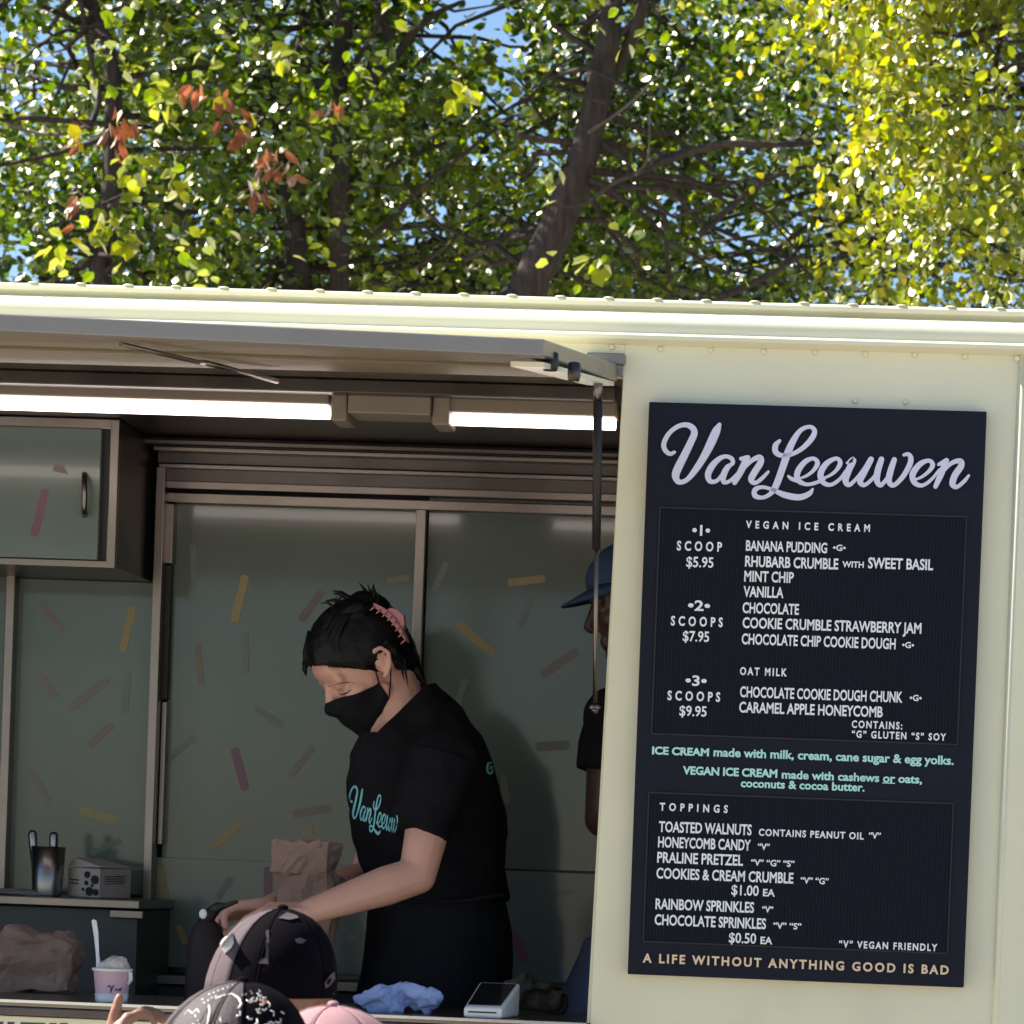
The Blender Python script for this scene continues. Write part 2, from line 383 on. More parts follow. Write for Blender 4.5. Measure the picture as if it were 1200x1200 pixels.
SPM = {k: mat('sprinkle_print_' + n, SP[k], .32, 0, .05, 20) for k, n in (('m', 'mustard'), ('p', 'magenta'), ('o', 'peach'), ('g', 'pale_grey'), ('k', 'dusty_pink'), ('y', 'yellow'), ('d', 'plum'))}
def sprinkle(par, a, b, wpx, c, Y=None):
    Y = Yb - (.0212 if par != p3 else .0332) if Y is None else Y
    A, B = P(a[0], a[1], Y), P(b[0], b[1], Y); d = (B - A).normalized(); n = Vector((d.z, 0, -d.x)) * (wpx / 2 / SC(Y))
    r_ = n.length; rn = lambda c_, sg: [c_ + n * math.cos(t) + d * (sg * math.sin(t) * r_ * .45) for t in np.linspace(0, math.pi, 6)]
    MB().prism(rn(B, 1) + rn(A, -1)[::-1], (0, .0022, 0)).build('sprinkle', SPM[c], par)
for s in (((287, 676), (275, 727), 10, 'm'), ((288, 742), (288, 788), 7, 'g'), ((275, 879), (287, 924), 10, 'p'), ((282, 965), (248, 993), 9, 'm'), ((386, 947), (345, 954), 10, 'o'), ((366, 876), (341, 908), 8, 'k'),
          ((376, 694), (353, 726), 9, 'd'), ((231, 755), (236, 800), 7, 'o'), ((226, 640), (228, 682), 8, 'g'), ((227, 864), (197, 890), 7, 'g'), ((478, 677), (455, 681), 8, 'o'), ((362, 968), (364, 990), 9, 'm'), ((470, 720), (462, 745), 7, 'k'), ((300, 830), (330, 850), 8, 'g')): sprinkle(p1, *s)
for s in (((637, 678), (597, 683), 9, 'm'), ((538, 732), (577, 765), 10, 'm'), ((675, 763), (636, 791), 10, 'k'), ((545, 797), (534, 835), 8, 'g'), ((590, 910), (594, 940), 8, 'o'), ((665, 873), (630, 875), 11, 'o'), ((523, 660), (510, 690), 8, 'g'), ((610, 735), (622, 700), 7, 'g'),
          ((700, 650), (720, 690), 9, 'm'), ((760, 720), (720, 740), 9, 'p')): sprinkle(p2, *s)
for s in (((155, 712), (144, 762), 9, 'm'), ((124, 798), (82, 830), 9, 'k'), ((45, 790), (66, 816), 8, 'k'), ((47, 706), (72, 738), 8, 'k'), ((150, 790), (146, 835), 8, 'g'), ((130, 850), (105, 873), 9, 'o'), ((95, 950), (136, 962), 10, 'y'), ((35, 905), (57, 938), 8, 'k'), ((140, 985), (108, 1000), 7, 'g')): sprinkle(pL, *s)
for s in (((187, 1018), (194, 1052), 10, 'y'), ((314, 1018), (314, 1058), 10, 'p'), ((270, 1030), (255, 1052), 8, 'g'), ((209, 1085), (217, 1105), 7, 'y'), ((602, 1095), (615, 1125), 10, 'p'), ((425, 1090), (408, 1102), 10, 'k'), ((250, 1095), (262, 1070), 8, 'y')): sprinkle(p3, *s)
# wall cabinet
Yc = .72
xc1 = P(137, 580, Yc).x; zc0 = zat(60, 661, Yc); zc1 = zceil - .002
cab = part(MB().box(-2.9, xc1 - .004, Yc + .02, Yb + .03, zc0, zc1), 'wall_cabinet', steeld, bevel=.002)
fr = MB().box(-2.9, xc1, Yc, Yc + .02, zat(60, 501, Yc), zc1).box(-2.9, xc1, Yc, Yc + .02, zc0 - .004, zat(60, 655, Yc))
fr.box(P(127, 580, Yc).x, xc1 + .0005, Yc - .001, Yc + .021, zc0 - .0045, zc1 - .001); fr.build('cabinet_frame', steel, cab, .002)
MB().box(P(116, 580, Yc).x, P(127.5, 580, Yc).x, Yc + .016, Yc + .0195, zat(60, 655, Yc), zat(60, 501, Yc)).build('cabinet_gap', black, cab)
for k in range(2):
    xb = P(117, 580, Yc).x - k * .62
    MB().box(xb - .61, xb, Yc - .004, Yc + .015, zat(60, 655, Yc) + .001, zat(60, 501, Yc)).build('cabinet_door', mintlow, cab, .002)
MB().tube([tuple(P(99, y, Yc - o)) for y, o in ((556, .004), (560, .024), (572, .032), (588, .032), (600, .024), (604, .004))], .006, 12).build('handle', steel, cab)
MB().prism([P(49, 573, Yc - .0046), P(58, 573, Yc - .0046), P(45, 628, Yc - .0046), P(35, 628, Yc - .0046)], (0, .0008, 0)).build('sprinkle', SPM['p'], cab)
MB().prism([P(64, 543, Yc - .0046), P(75, 546, Yc - .0046), P(80, 556, Yc - .0046), P(62, 552, Yc - .0046)], (0, .0008, 0)).build('sprinkle', SPM['o'], cab)
# back worktop at the left
zbw = zat(80, 1052, .74); xbw = P(166, 1060, .76).x
wt = part(MB().box(-2.9, xbw, .74, Yb - .035, zbw - .02, zbw), 'back_worktop', steel, bevel=.003)
part(MB().box(-2.9, xbw - .01, .77, Yb - .035, zfl, zbw - .022), 'base_cupboard', darkgreen, bevel=.002)
part(MB().box(P(130, 1060, .76).x, xbw + .004, .755, .77, zbw - .04, zbw - .022), 'worktop_bracket', steel, bevel=.002)
# serving counter
ct = part(MB().box(XL + .5, xo_b - .003, -.015, .42, zct - .012, zct), 'serving_counter', steel, bevel=.002)
MB().box(XL + .5, xo_b - .003, -.016, .0, zcb, zct - .0125).build('counter_lip', steeld, ct, .003)
MB().box(XL + .5, xo_b - .003, -.018, -.0155, zct - .005, zct + .0012).build('edge_glint_strip', mat('edge_glint', (.7, .68, .66), .22, 1), ct, .0008)  # lighter steel strip put in for the bright glint along the counter edge
part(MB().box(XL + .5, xo_b - .03, .05, .40, zfl, zct - .014), 'counter_cupboard', darkin)
# tops of the painted letters below the counter
lett = MB()
for pts in (((-4, 1197.5), (4, 1197.5), (-1, 1220), (-9, 1220)), ((9, 1197.5), (17, 1198), (13, 1220), (5, 1220)), ((24, 1198), (53, 1199), (53, 1204), (24, 1203)), ((34, 1204), (42, 1204), (42, 1222), (34, 1222)), ((58, 1199), (66, 1199), (66, 1222), (58, 1222)), ((70, 1199), (79, 1199), (79, 1222), (70, 1222))):
    lett.prism([P(a, b, -.0015) for a, b in pts], (0, .0008, 0))
part(lett, 'painted_lettering', darkgreen)
# serving hatch
Yh = -1.15
hR_t, hR_b = P(637, 397, Yh), P(637, 417, Yh); hL_t, hL_b = P(-700, 335, Yh), P(-700, 355, Yh)
hir = P(724, 449, -.01)
zh = hir.z
def lerp(a, b, t): return Vector(a) * (1 - t) + Vector(b) * t
xi_r = hir.x; xo_r = hR_t.x; xl = hL_t.x
top_in = zh + .03; th = .035
hat = MB()
hb = part(MB().hexa([(xl, Yh, hL_b.z), (xo_r, Yh, hR_b.z), (xo_r, Yh, hR_t.z), (xl, Yh, hL_t.z)], [(xl, Yh + .03, hL_b.z), (xo_r, Yh + .03, hR_b.z), (xo_r, Yh + .03, hR_t.z), (xl, Yh + .03, hL_t.z)]), 'hatch', alu, bevel=.002)
# side arm of the hatch frame
MB().hexa([(xo_r, Yh + .001, hR_b.z), (xi_r, -.03, zh), (xi_r, -.03, zh + .032), (xo_r, Yh + .001, hR_t.z)], [(xo_r - .028, Yh + .031, hR_b.z), (xi_r - .028, -.03, zh), (xi_r - .028, -.03, zh + .032), (xo_r - .028, Yh + .031, hR_t.z)]).build('side_arm', steel, hb, .002)
MB().hexa([(xo_r - .004, Yh + .05, hR_b.z - .010), (xi_r - .004, -.04, zh - .010), (xi_r - .004, -.04, zh - .002), (xo_r - .004, Yh + .05, hR_b.z - .002)], [(xo_r - .056, Yh + .05, hR_b.z - .010), (xi_r - .055, -.04, zh - .010), (xi_r - .055, -.04, zh - .002), (xo_r - .056, Yh + .05, hR_b.z - .002)]).build('inner_flange', cream, hb)
MB().hexa([(xl, Yh + .03, hL_t.z - .004), (xo_r - .001, Yh + .03, hR_t.z - .004), (xi_r - .001, -.03, zh + .028), (xl, -.03, zh + .028)], [(xl, Yh + .03, hL_t.z - .001), (xo_r - .001, Yh + .03, hR_t.z - .001), (xi_r - .001, -.03, zh + .031), (xl, -.03, zh + .031)]).build('hatch_skin', cream, hb)
# underside sheets, two bays deep, with a fold between
for t0, t1, dz in ((.03, .52, .006), (.525, .97, .0)):
    a = lerp((xl, Yh + .03, hL_b.z + dz), (xl, -.03, zh + dz), t0); b = lerp((xo_r - .03, Yh + .03, hR_b.z + .004 + dz), (xi_r - .03, -.03, zh + .004 + dz), t0)
    c = lerp((xo_r - .03, Yh + .03, hR_b.z + .004 + dz), (xi_r - .03, -.03, zh + .004 + dz), t1); d = lerp((xl, Yh + .03, hL_b.z + dz), (xl, -.03, zh + dz), t1)
    e = Vector((0, 0, .006)); MB().hexa([a, b, c, d], [a + e, b + e, c + e, d + e]).build('underside_panel', tan, hb, .001)
for xk in (-1.9, -2.8):
    MB().hexa([(xk, Yh + .04, hR_b.z - .012), (xk + .04, Yh + .04, hR_b.z - .012), (xk + .04, -.05, zh - .006), (xk, -.05, zh - .006)], [(xk, Yh + .04, hR_b.z + .003), (xk + .04, Yh + .04, hR_b.z + .003), (xk + .04, -.05, zh + .006), (xk, -.05, zh + .006)]).build('rib', tan, hb)
def on_hatch(px, py, Y): return P(px, py, Y) + Vector((0, 0, -.014))
MB().tube([on_hatch(142, 393, -.98), on_hatch(233, 415, -.55), on_hatch(240, 416, -.5)], .004, 8).tube([on_hatch(238, 415, -.5), on_hatch(262, 421, -.42), on_hatch(325, 438, -.12)], .005, 8).build('lock_rod', steel, hb)
kb = P(645, 427, -1.0)
MB().lathe((kb.x, kb.y, kb.z - .01), [(.006, .03), (.012, .028), (.014, .01), (.011, 0)], 14).build('knob', black, hb)
MB().lathe((kb.x + .028, kb.y + .1, kb.z - .01), [(.006, .03), (.010, .028), (.011, .01), (.009, 0)], 14).build('knob', steeld, hb)
# hinge end on the wall
part(MB().box(P(688, 420, -.01).x, P(733, 420, -.01).x, -.022, -.0, P(733, 428, -.01).z, P(733, 415, -.01).z), 'hinge_cap', alu, bevel=.003)
part(MB().box(P(724, 432, -.01).x, P(730, 432, -.01).x, -.016, -.0, P(733, 441, -.01).z, P(733, 428.5, -.01).z), 'hinge_pin', alu, bevel=.001)
# gas strut
sa, sb, sc_ = P(701, 445, -.20), P(699, 640, -.10), P(697, 829, .0)
sb = lerp(sa, sc_, (640 - 445) / (829 - 445))
st = MB().tube([lerp(sa, sc_, .06), sb], .0085, 14).build('gas_strut', black, hb)
MB().tube([sb, lerp(sa, sc_, .985)], .0042, 10).build('piston_rod', steel, st)
MB().tube([sa, lerp(sa, sc_, .065)], [.009, .007], 12).build('end_fitting', steel, st)
MB().ell(sc_, (.011, .008, .006)).ell(sc_ + Vector((.0, .0, -.006)), (.006, .02, .006)).build('ball_joint', steel, st)
MB().box(sa.x - .012, sa.x + .012, sa.y - .008, sa.y + .008, sa.z - .005, sa.z + .025).build('strut_bracket', steeld, st, .002)

# ================================================================= MENU BOARD
Ys = -.030
bl = P(735, 1142, Ys); tl = P(761, 472, Ys); tr_ = P(1157, 481, Ys); br = P(1129, 1157, Ys)
bx0, bx1 = (bl.x + tl.x) / 2, (br.x + tr_.x) / 2; bz0, bz1 = (bl.z + br.z) / 2, (tl.z + tr_.z) / 2
MBD = thing('menu_board', 'tall dark navy menu board of ice cream flavours and prices on the cream wall', 'menu board', ((bx0 + bx1) / 2, 0, bz0))
MB().box(bx0, bx1, Ys, -.002, bz0, bz1).build('board', slate, MBD, .002)
felt = mat('ribbed_letter_felt', (.0062, .0085, .0185), .75, 0, .1, 20, spec=.25)
n_ = felt.node_tree.nodes; l_ = felt.node_tree.links
for (a, b, c, d) in (((775, 597), (1131, 605), (1122, 873), (764, 858)), ((762, 930), (1116, 942), (1110, 1117), (754, 1102))):
    A, B, C_, D_ = [P(q[0], q[1], Ys) for q in (a, b, c, d)]
    x0, x1, z0, z1 = (A.x + D_.x) / 2, (B.x + C_.x) / 2, (C_.z + D_.z) / 2, (A.z + B.z) / 2
    lp = MB().box(x0, x1, Ys - .0012, Ys - .0004, z0, z1).build('letter_panel', felt, MBD)
    rb = MB(); k = x0 + .004
    while k < x1 - .004: rb.box(k, k + .0035, Ys - .0022, Ys - .0011, z0 + .003, z1 - .003); k += .0062
    rb.build('felt_rib', felt, lp, kind='stuff')
    f_ = MB(); e = .0025
    f_.box(x0 - e, x0, Ys - .0035, Ys - .0003, z0, z1).box(x1, x1 + e, Ys - .0035, Ys - .0003, z0, z1).box(x0 - e, x1 + e, Ys - .0036, Ys - .0003, z1, z1 + e).box(x0 - e, x1 + e, Ys - .0036, Ys - .0003, z0 - e, z0)
    f_.build('panel_edge', black, lp)
letm = mat('white_letters', (.88, .92, .97), .5, 0, .05, 30)
logm = mat('logo_lavender', (.74, .74, .92), .5, 0, .03, 12)
mintl = mat('mint_letters', (.48, .86, .82), .5, 0, .05, 30)
gold = mat('gold_letters', (.82, .62, .42), .45, 0, .08, 30)
def text_on(s, x0, x1, yb, h, mt, Y=Ys - .0045, bold=.024, space=1.0, parent=MBD, name='lettering'):
    v, f = text_geo(s, bold, space)
    mn, mx_ = v.min(0), v.max(0); ref = v
    asc = any(ch in s for ch in 'gyj,') 
    A = P(x0, yb, Y); wx = (x1 - x0) / SC(Y) ; hz = h / SC(Y)
    base = 0.0; top = mx_[1]
    X = A.x + (v[:, 0] - mn[0]) / (mx_[0] - mn[0]) * wx
    Z = A.z + (v[:, 1] - base) / (top - base) * hz
    nv = len(v); vs = [(X[i], Y, Z[i]) for i in range(nv)]
    mb = MB().add(vs, f)
    # give it thickness: sides from boundary edges
    cnt = {}
    for ff in f:
        for i in range(len(ff)):
            e = (ff[i], ff[(i + 1) % len(ff)]); cnt[e] = 1
    side = []; mb.v += [(a, b + .0016, c) for a, b, c in vs]
    for (i, j) in cnt:
        if (j, i) not in cnt: side.append((j, i, i + nv, j + nv))
    mb.f += side; mb.sm += [False] * len(side)
    return mb.build(name, mt, parent, fixn=False)
L = letm
TX = [("VEGAN ICE CREAM", 874, 1019, 618.5, 8.6, L, .03, 1.9), ("•1•", 811, 832, 627, 12, L), ("SCOOP", 793, 846, 644.5, 11, L, .03, 1.7), ("$5.95", 804, 836, 664, 12, L, .016),
      ("BANANA PUDDING", 874, 969, 645, 12, L), ("•G•", 976, 991, 645, 7, L), ("RHUBARB CRUMBLE", 873, 982, 663.5, 12.5, L), ("WITH", 987, 1012, 664.5, 7, L), ("SWEET BASIL", 1017, 1093, 665.5, 12.5, L),
      ("MINT CHIP", 872, 930, 681, 12.5, L), ("VANILLA", 871, 918, 699, 12.5, L), ("•2•", 806, 832, 715, 12, L), ("CHOCOLATE", 870, 936, 718, 12.5, L), ("SCOOPS", 786, 847, 732.5, 11, L, .03, 1.7), ("$7.95", 800, 831, 751, 12, L, .016),
      ("COOKIE CRUMBLE STRAWBERRY JAM", 870, 1079, 735.5, 12.5, L), ("CHOCOLATE CHIP COOKIE DOUGH", 869, 1049, 754.5, 12.5, L), ("•G•", 1057, 1071, 759, 7, L),
      ("OAT MILK", 867, 922, 790.5, 9, L, .03, 1.4), ("•3•", 803, 828, 803, 12, L), ("CHOCOLATE COOKIE DOUGH CHUNK", 867, 1057, 816.5, 12.5, L), ("•G•", 1066, 1080, 821, 7, L), ("SCOOPS", 782, 844, 820, 11, L, .03, 1.7),
      ("CARAMEL APPLE HONEYCOMB", 866, 1034, 834.5, 12.5, L), ("$9.95", 796, 828, 838.5, 12, L, .016), ("CONTAINS:", 998, 1057, 852.5, 8.5, L, .03, 1.3), ("“G” GLUTEN “S” SOY", 998, 1108, 864, 8.5, L, .03, 1.3),
      ("TOPPINGS", 773, 853, 949.5, 9, L, .03, 1.9), ("TOASTED WALNUTS", 772, 881, 974.5, 12.5, L), ("CONTAINS PEANUT OIL", 889, 1012, 979, 8, L, .03, 1.2), ("“V”", 1018, 1032, 982.5, 7.5, L),
      ("HONEYCOMB CANDY", 771, 880, 992.5, 12.5, L), ("“V”", 888, 902, 995.5, 7.5, L), ("PRALINE PRETZEL", 770, 871, 1010.5, 12.5, L), ("“V” “G” “S”", 880, 931, 1014, 7.5, L),
      ("COOKIES & CREAM CRUMBLE", 769, 930, 1029, 12.5, L), ("“V” “G”", 938, 971, 1035, 7.5, L), ("$1.00", 857, 889, 1048.5, 12, L, .016), ("EA", 894, 908, 1050, 8.5, L),
      ("RAINBOW SPRINKLES", 768, 884, 1065, 12.5, L), ("“V”", 893, 906, 1069, 7.5, L), ("CHOCOLATE SPRINKLES", 767, 898, 1083.5, 12.5, L), ("“V” “S”", 906, 939, 1088, 7.5, L), ("$0.50", 854, 886, 1104.5, 12, L, .016), ("EA", 891, 905, 1106, 8.5, L),
      ("“V” VEGAN FRIENDLY", 983, 1098, 1110, 8.5, L, .03, 1.3),
      ("ICE CREAM", 764, 831, 883.5, 9, mintl, .04), ("made with milk, cream, cane sugar & egg yolks.", 836, 1117, 886, 10, mintl, .03), ("VEGAN ICE CREAM", 800, 911, 907, 9.5, mintl, .04), ("made with cashews or oats,", 916, 1080, 912, 9.5, mintl, .03), ("coconuts & cocoa butter.", 868, 1013, 922, 9.5, mintl, .03),
      ("A LIFE WITHOUT ANYTHING GOOD IS BAD", 753, 1112, 1127.5, 10.5, gold, .035, 1.35)]
for t in TX: text_on(*t[:5], t[5], bold=t[6] if len(t) > 6 else .024, space=t[7] if len(t) > 7 else 1.0)
u0, u1 = P(1034, 917.5, Ys), P(1049, 918, Ys)
MB().box(u0.x, u1.x, Ys - .0045, Ys - .003, u0.z - .0008, u0.z + .0008).build('underline', mintl, MBD)
# script wordmark as tapering strokes
LOGO4 = [
 [(182, 298, 20), (150, 310, 28), (116, 283, 34), (108, 235, 34), (145, 165, 30), (205, 118, 30), (262, 106, 34), (306, 125, 42), (322, 165, 46), (298, 225, 48), (252, 320, 52), (207, 410, 56), (190, 465, 52), (213, 508, 36), (270, 492, 32), (335, 415, 44), (395, 320, 52), (440, 230, 60), (476, 150, 56), (498, 105, 28)],
 [(548, 398, 20), (590, 378, 28), (585, 345, 30), (545, 328, 26), (497, 345, 34), (447, 395, 44), (418, 455, 44), (432, 502, 34), (478, 500, 26), (525, 450, 26)],
 [(570, 395, 26), (545, 420, 40), (525, 470, 42), (530, 510, 28), (575, 498, 24), (640, 435, 22)],
 [(700, 335, 30), (650, 345, 26)], [(690, 340, 40), (650, 430, 46), (605, 512, 34)],
 [(640, 450, 16), (720, 362, 28), (780, 335, 38), (788, 370, 44), (745, 440, 46), (722, 490, 44), (750, 515, 28), (800, 480, 26), (842, 436, 18)],
 [(922, 218, 22), (893, 250, 38), (893, 295, 40), (930, 320, 32), (1000, 315, 28), (1080, 272, 32), (1145, 205, 38), (1168, 150, 34), (1135, 120, 26), (1072, 142, 30), (1022, 210, 42), (980, 300, 50), (935, 430, 48), (895, 535, 46), (855, 592, 30), (800, 618, 26), (748, 604, 36), (750, 562, 34), (800, 544, 24), (870, 562, 26), (960, 600, 42), (1060, 616, 42), (1130, 590, 34), (1154, 558, 16)],
 [(983, 468, 18), (1006, 486, 26), (1050, 502, 26)],
 [(1062, 484, 14), (1112, 464, 20), (1160, 426, 26), (1188, 375, 34), (1158, 343, 26), (1098, 368, 36), (1048, 438, 42), (1052, 495, 38), (1110, 525, 24), (1180, 512, 24), (1240, 482, 20)]]
LOGO5 = [
 [(86, 482, 14), (135, 462, 20), (182, 424, 26), (208, 372, 34), (178, 343, 26), (112, 378, 38), (70, 448, 44), (85, 508, 36), (140, 528, 26), (205, 488, 24), (245, 430, 18)],
 [(255, 375, 16), (300, 352, 42), (265, 430, 46), (245, 498, 44), (272, 528, 30), (330, 475, 24), (400, 385, 30)],
 [(424, 350, 40), (375, 440, 46), (347, 500, 44), (375, 530, 28), (430, 490, 24), (480, 420, 18)],
 [(497, 350, 40), (472, 430, 46), (466, 498, 42), (495, 530, 30), (548, 465, 24), (580, 400, 22)],
 [(588, 352, 36), (562, 430, 44), (550, 500, 42), (582, 532, 30), (645, 475, 34), (695, 390, 38), (704, 340, 36), (685, 312, 26), (655, 318, 20)],
 [(734, 492, 14), (782, 472, 20), (832, 432, 26), (858, 388, 34), (832, 358, 26), (770, 382, 38), (718, 452, 44), (730, 512, 36), (785, 532, 26), (850, 490, 22), (905, 420, 16)],
 [(900, 385, 22), (955, 358, 36)], [(950, 365, 40), (920, 445, 44), (878, 540, 32)],
 [(905, 465, 16), (985, 380, 28), (1050, 360, 36), (1058, 395, 44), (1015, 460, 46), (998, 520, 44), (1028, 543, 28), (1080, 502, 26), (1112, 463, 18)]]
STROKES = [[(x / 6 + 760, y / 6 + 480, w / 6) for x, y, w in s] for s in LOGO4] + [[(x / 6 + 950, y / 6 + 480, w / 6) for x, y, w in s] for s in LOGO5]
def ribbon(stroke, n=7):
    s = spline(stroke, n); L_, R_ = [], []
    for i, p in enumerate(s):
        a = s[max(i - 1, 0)]; b = s[min(i + 1, len(s) - 1)]; d = b[:2] - a[:2]; d /= (np.hypot(*d) + 1e-9); nn = np.array([-d[1], d[0]]) * p[2] / 2
        L_.append(p[:2] + nn); R_.append(p[:2] - nn)
    return s, L_, R_
lg = MB()
for i, s in enumerate(STROKES):
    Yk = Ys - .006 - i * .00012; ss, L_, R_ = ribbon(s)
    fl = [P(q[0], q[1], Yk) for q in L_]; fr_ = [P(q[0], q[1], Yk) for q in R_]; n = len(fl)
    e = Vector((0, .0055, 0)); vs = fl + fr_ + [p + e for p in fl] + [p + e for p in fr_]; fs = []
    for k in range(n - 1):
        fs += [(k, k + 1, n + k + 1, n + k), (2 * n + k, 2 * n + k + 1, k + 1, k), (n + k, n + k + 1, 3 * n + k + 1, 3 * n + k)]
    lg.add(vs, fs)
    for q, off in ((ss[0], 5e-5), (ss[-1], 8e-5)):
        c = P(q[0], q[1], Yk - off); r = q[2] / 2 / SC(Yk); lg.prism([c + Vector((math.cos(t) * r, 0, math.sin(t) * r)) for t in np.linspace(0, 2 * math.pi, 15)[:-1]], (0, .005, 0))
lg.build('script_wordmark', logm, MBD, fixn=False)

# ================================================================= PEOPLE
def axes(yaw, pitch=0, roll=0):
    """local frame: x forward, y to the person's left, z up. yaw about Z from +X, pitch down positive"""
    return (Matrix.Rotation(yaw, 3, 'Z') @ Matrix.Rotation(pitch, 3, 'Y') @ Matrix.Rotation(roll, 3, 'X'))
def head_shapes(c, M, k=1.0):
    mb = MB()
    def W(p): return Vector(c) + M @ (Vector(p) * k)
    def E(p, r): mb.ell(W(p), tuple(q * k for q in r), M)
    E((-.005, 0, .02), (.098, .076, .092)); E((.03, 0, -.03), (.062, .062, .085)); E((.034, 0, -.082), (.052, .048, .04)); E((.066, 0, -.105), (.022, .026, .02))
    E((.07, 0, .032), (.030, .052, .034)); mb.caps(W((.082, .012, .012)), .011 * k, W((.078, .045, .010)), .011 * k); mb.caps(W((.082, -.012, .012)), .011 * k, W((.078, -.045, .010)), .011 * k)
    for s in (-1, 1):
        E((.055, s * .040, -.032), (.030, .024, .024)); E((.078, s * .031, -.004), (.014, .016, .011)); E((.104, s * .012, -.045), (.010, .009, .008))
        mb.caps(W((.012, s * .060, -.06)), .016 * k, W((.055, s * .025, -.10)), .018 * k)
    mb.caps(W((.088, 0, .004)), .009 * k, W((.110, 0, -.036)), .0125 * k); mb.caps(W((.085, -.018, -.072)), .008 * k, W((.085, .018, -.072)), .008 * k); mb.caps(W((.083, -.014, -.082)), .009 * k, W((.083, .014, -.082)), .009 * k)
    for s in (-1, 1):   # ears: rim, lobe and hollow between
        pts = [(.006, .072, .012), (-.004, .080, .024), (-.018, .085, .022), (-.026, .086, .005), (-.020, .083, -.014), (-.006, .077, -.030), (.004, .073, -.034)]
        for a, b in zip(pts, pts[1:]): mb.caps(W((a[0], s * a[1] * 1.11, a[2])), .0050 * k, W((b[0], s * b[1] * 1.09, b[2])), .0050 * k)
        E((-.008, s * .079, -.004), (.019, .007, .026)); mb.caps(W((.004, s * .076, -.014)), .0045 * k, W((.004, s * .076, .0)), .0045 * k)
    return mb, W
def hand(mb, wrist, d, n, thumb_side, curl=.5, k=1.0, thumb_up=False, spread=.012):
    """palm, four bent fingers and a thumb; d along the hand, n out of the palm"""
    d = Vector(d).normalized(); n = Vector(n); n = (n - d * n.dot(d)).normalized(); s = d.cross(n).normalized() * thumb_side; w0 = Vector(wrist)
    L_ = (.070, .079, .074, .058)
    for i in range(4):
        off = (.030 - .020 * i) * k; kn = w0 + d * (.088 - .004 * abs(i - 1)) * k + s * off
        mb.caps(w0 + s * off * .55 + d * .005, .0155 * k, kn, .0118 * k); p = kn; c = 0; r = .0095
        dd = (d + s * (.10 - .07 * i)).normalized()
        for j, fr in enumerate((.46, .30, .24)):
            c += curl * (.75, 1.0, .7)[j] * (1 + .12 * i); q = p + (dd * math.cos(c) + n * math.sin(c)) * L_[i] * fr * k
            mb.caps(p, r * k, q, (r - .0009) * k); p = q; r -= .0009
    b = w0 + d * .022 * k + s * .026 * k
    v1 = (d * .55 + s * .8 + n * .25).normalized() if not thumb_up else (Vector((.12, .1, 1)).normalized() + s * .2).normalized()
    v2 = (d * .9 + s * .35 + n * .3).normalized() if not thumb_up else Vector((.22, .05, 1)).normalized()
    a = b + v1 * .042 * k; e = a + v2 * .032 * k; f = e + v2 * .026 * k
    mb.caps(w0 + s * .012 * k, .016 * k, b, .0165 * k).caps(b, .0165 * k, a, .0125 * k).caps(a, .0115 * k, e, .0105 * k).caps(e, .0105 * k, f, .0085 * k)
def arm(mb, sh, elb, wr, k=1.0):
    mb.caps(sh, .050 * k, lerp(sh, elb, .5), .047 * k).caps(lerp(sh, elb, .5), .047 * k, elb, .038 * k).caps(elb, .038 * k, lerp(elb, wr, .3), .040 * k).caps(lerp(elb, wr, .3), .040 * k, wr, .025 * k)
def legs(mb, pel, F, L_, floor, k=1.0, sep=.085):
    for s in (-1, 1):
        hip = Vector(pel) + L_ * s * sep; kn = Vector((hip.x, hip.y, floor + (pel[2] - floor) * .52)) + F * .02; an = Vector((hip.x, hip.y, floor + .08)) - F * .01
        mb.caps(hip, .088 * k, kn, .056 * k).caps(kn, .056 * k, lerp(kn, an, .35), .054 * k).caps(lerp(kn, an, .35), .054 * k, an, .036 * k)
        mb.ell(an + F * .07 + Vector((0, 0, -.05)), (.12, .045, .032), axes(math.atan2(F.y, F.x)))
def px_secs(rows, Yc, n=None):
    out = []
    for y, xa, xb, ay, *o in rows:
        A, B = P(xa, y, Yc), P(xb, y, Yc); out.append(((A.x + B.x) / 2, Yc + (o[0] if o else 0), (A.z + B.z) / 2, (B.x - A.x) / 2, ay))
    return out

# ---- the server leaning over her work
Yw = .56; floorz = zfl
W_ = thing('person', 'server in black t-shirt and mask bending over the counter, hair in a pink clip', 'person', (P(510, 1150, Yw).x, Yw, floorz))
hc = P(425, 777, Yw); hM = axes(R(180 + 31), R(37), R(0))
hb_, HW = head_shapes(hc, hM)
body = MB(); body.v += hb_.v; body.f += hb_.f; body.sm += hb_.sm
nk0 = HW((-.035, 0, -.055)); nk1 = P(487, 872, Yw)
body.caps(nk0, .052, P(474, 835, Yw), .051).caps(P(474, 835, Yw), .051, nk1, .060).caps(HW((0, 0, -.075)), .04, P(462, 878, Yw), .05)
tors = [(1195, 428, 586, .13), (1140, 432, 590, .145), (1090, 442, 588, .14), (1045, 442, 578, .125), (990, 426, 582, .135), (940, 421, 578, .15), (900, 421, 566, .15), (872, 432, 548, .12), (850, 448, 530, .08)]
body.loft(px_secs(tors, Yw))
shN = Vector(P(518, 894, .40)); shF = Vector(P(478, 882, .73)); elN = P(489, 1026, .30); wrN = P(362, 1068, .18); elF = P(430, 1030, .70); wrF = P(318, 1062, .42)
arm(body, shN, elN, wrN); arm(body, shF, elF, wrF)
hand(body, wrN, (-1, -.05, -.04), (-.1, .25, -1), 1, .42); hand(body, wrF, (-.9, -.4, -.15), (0, -.4, -1), -1, .5)
legs(body, P(512, 1175, Yw), Vector((-1, 0, 0)), Vector((0, -1, 0)), floorz)
blob('body', body, skin, W_, .0038, 5)
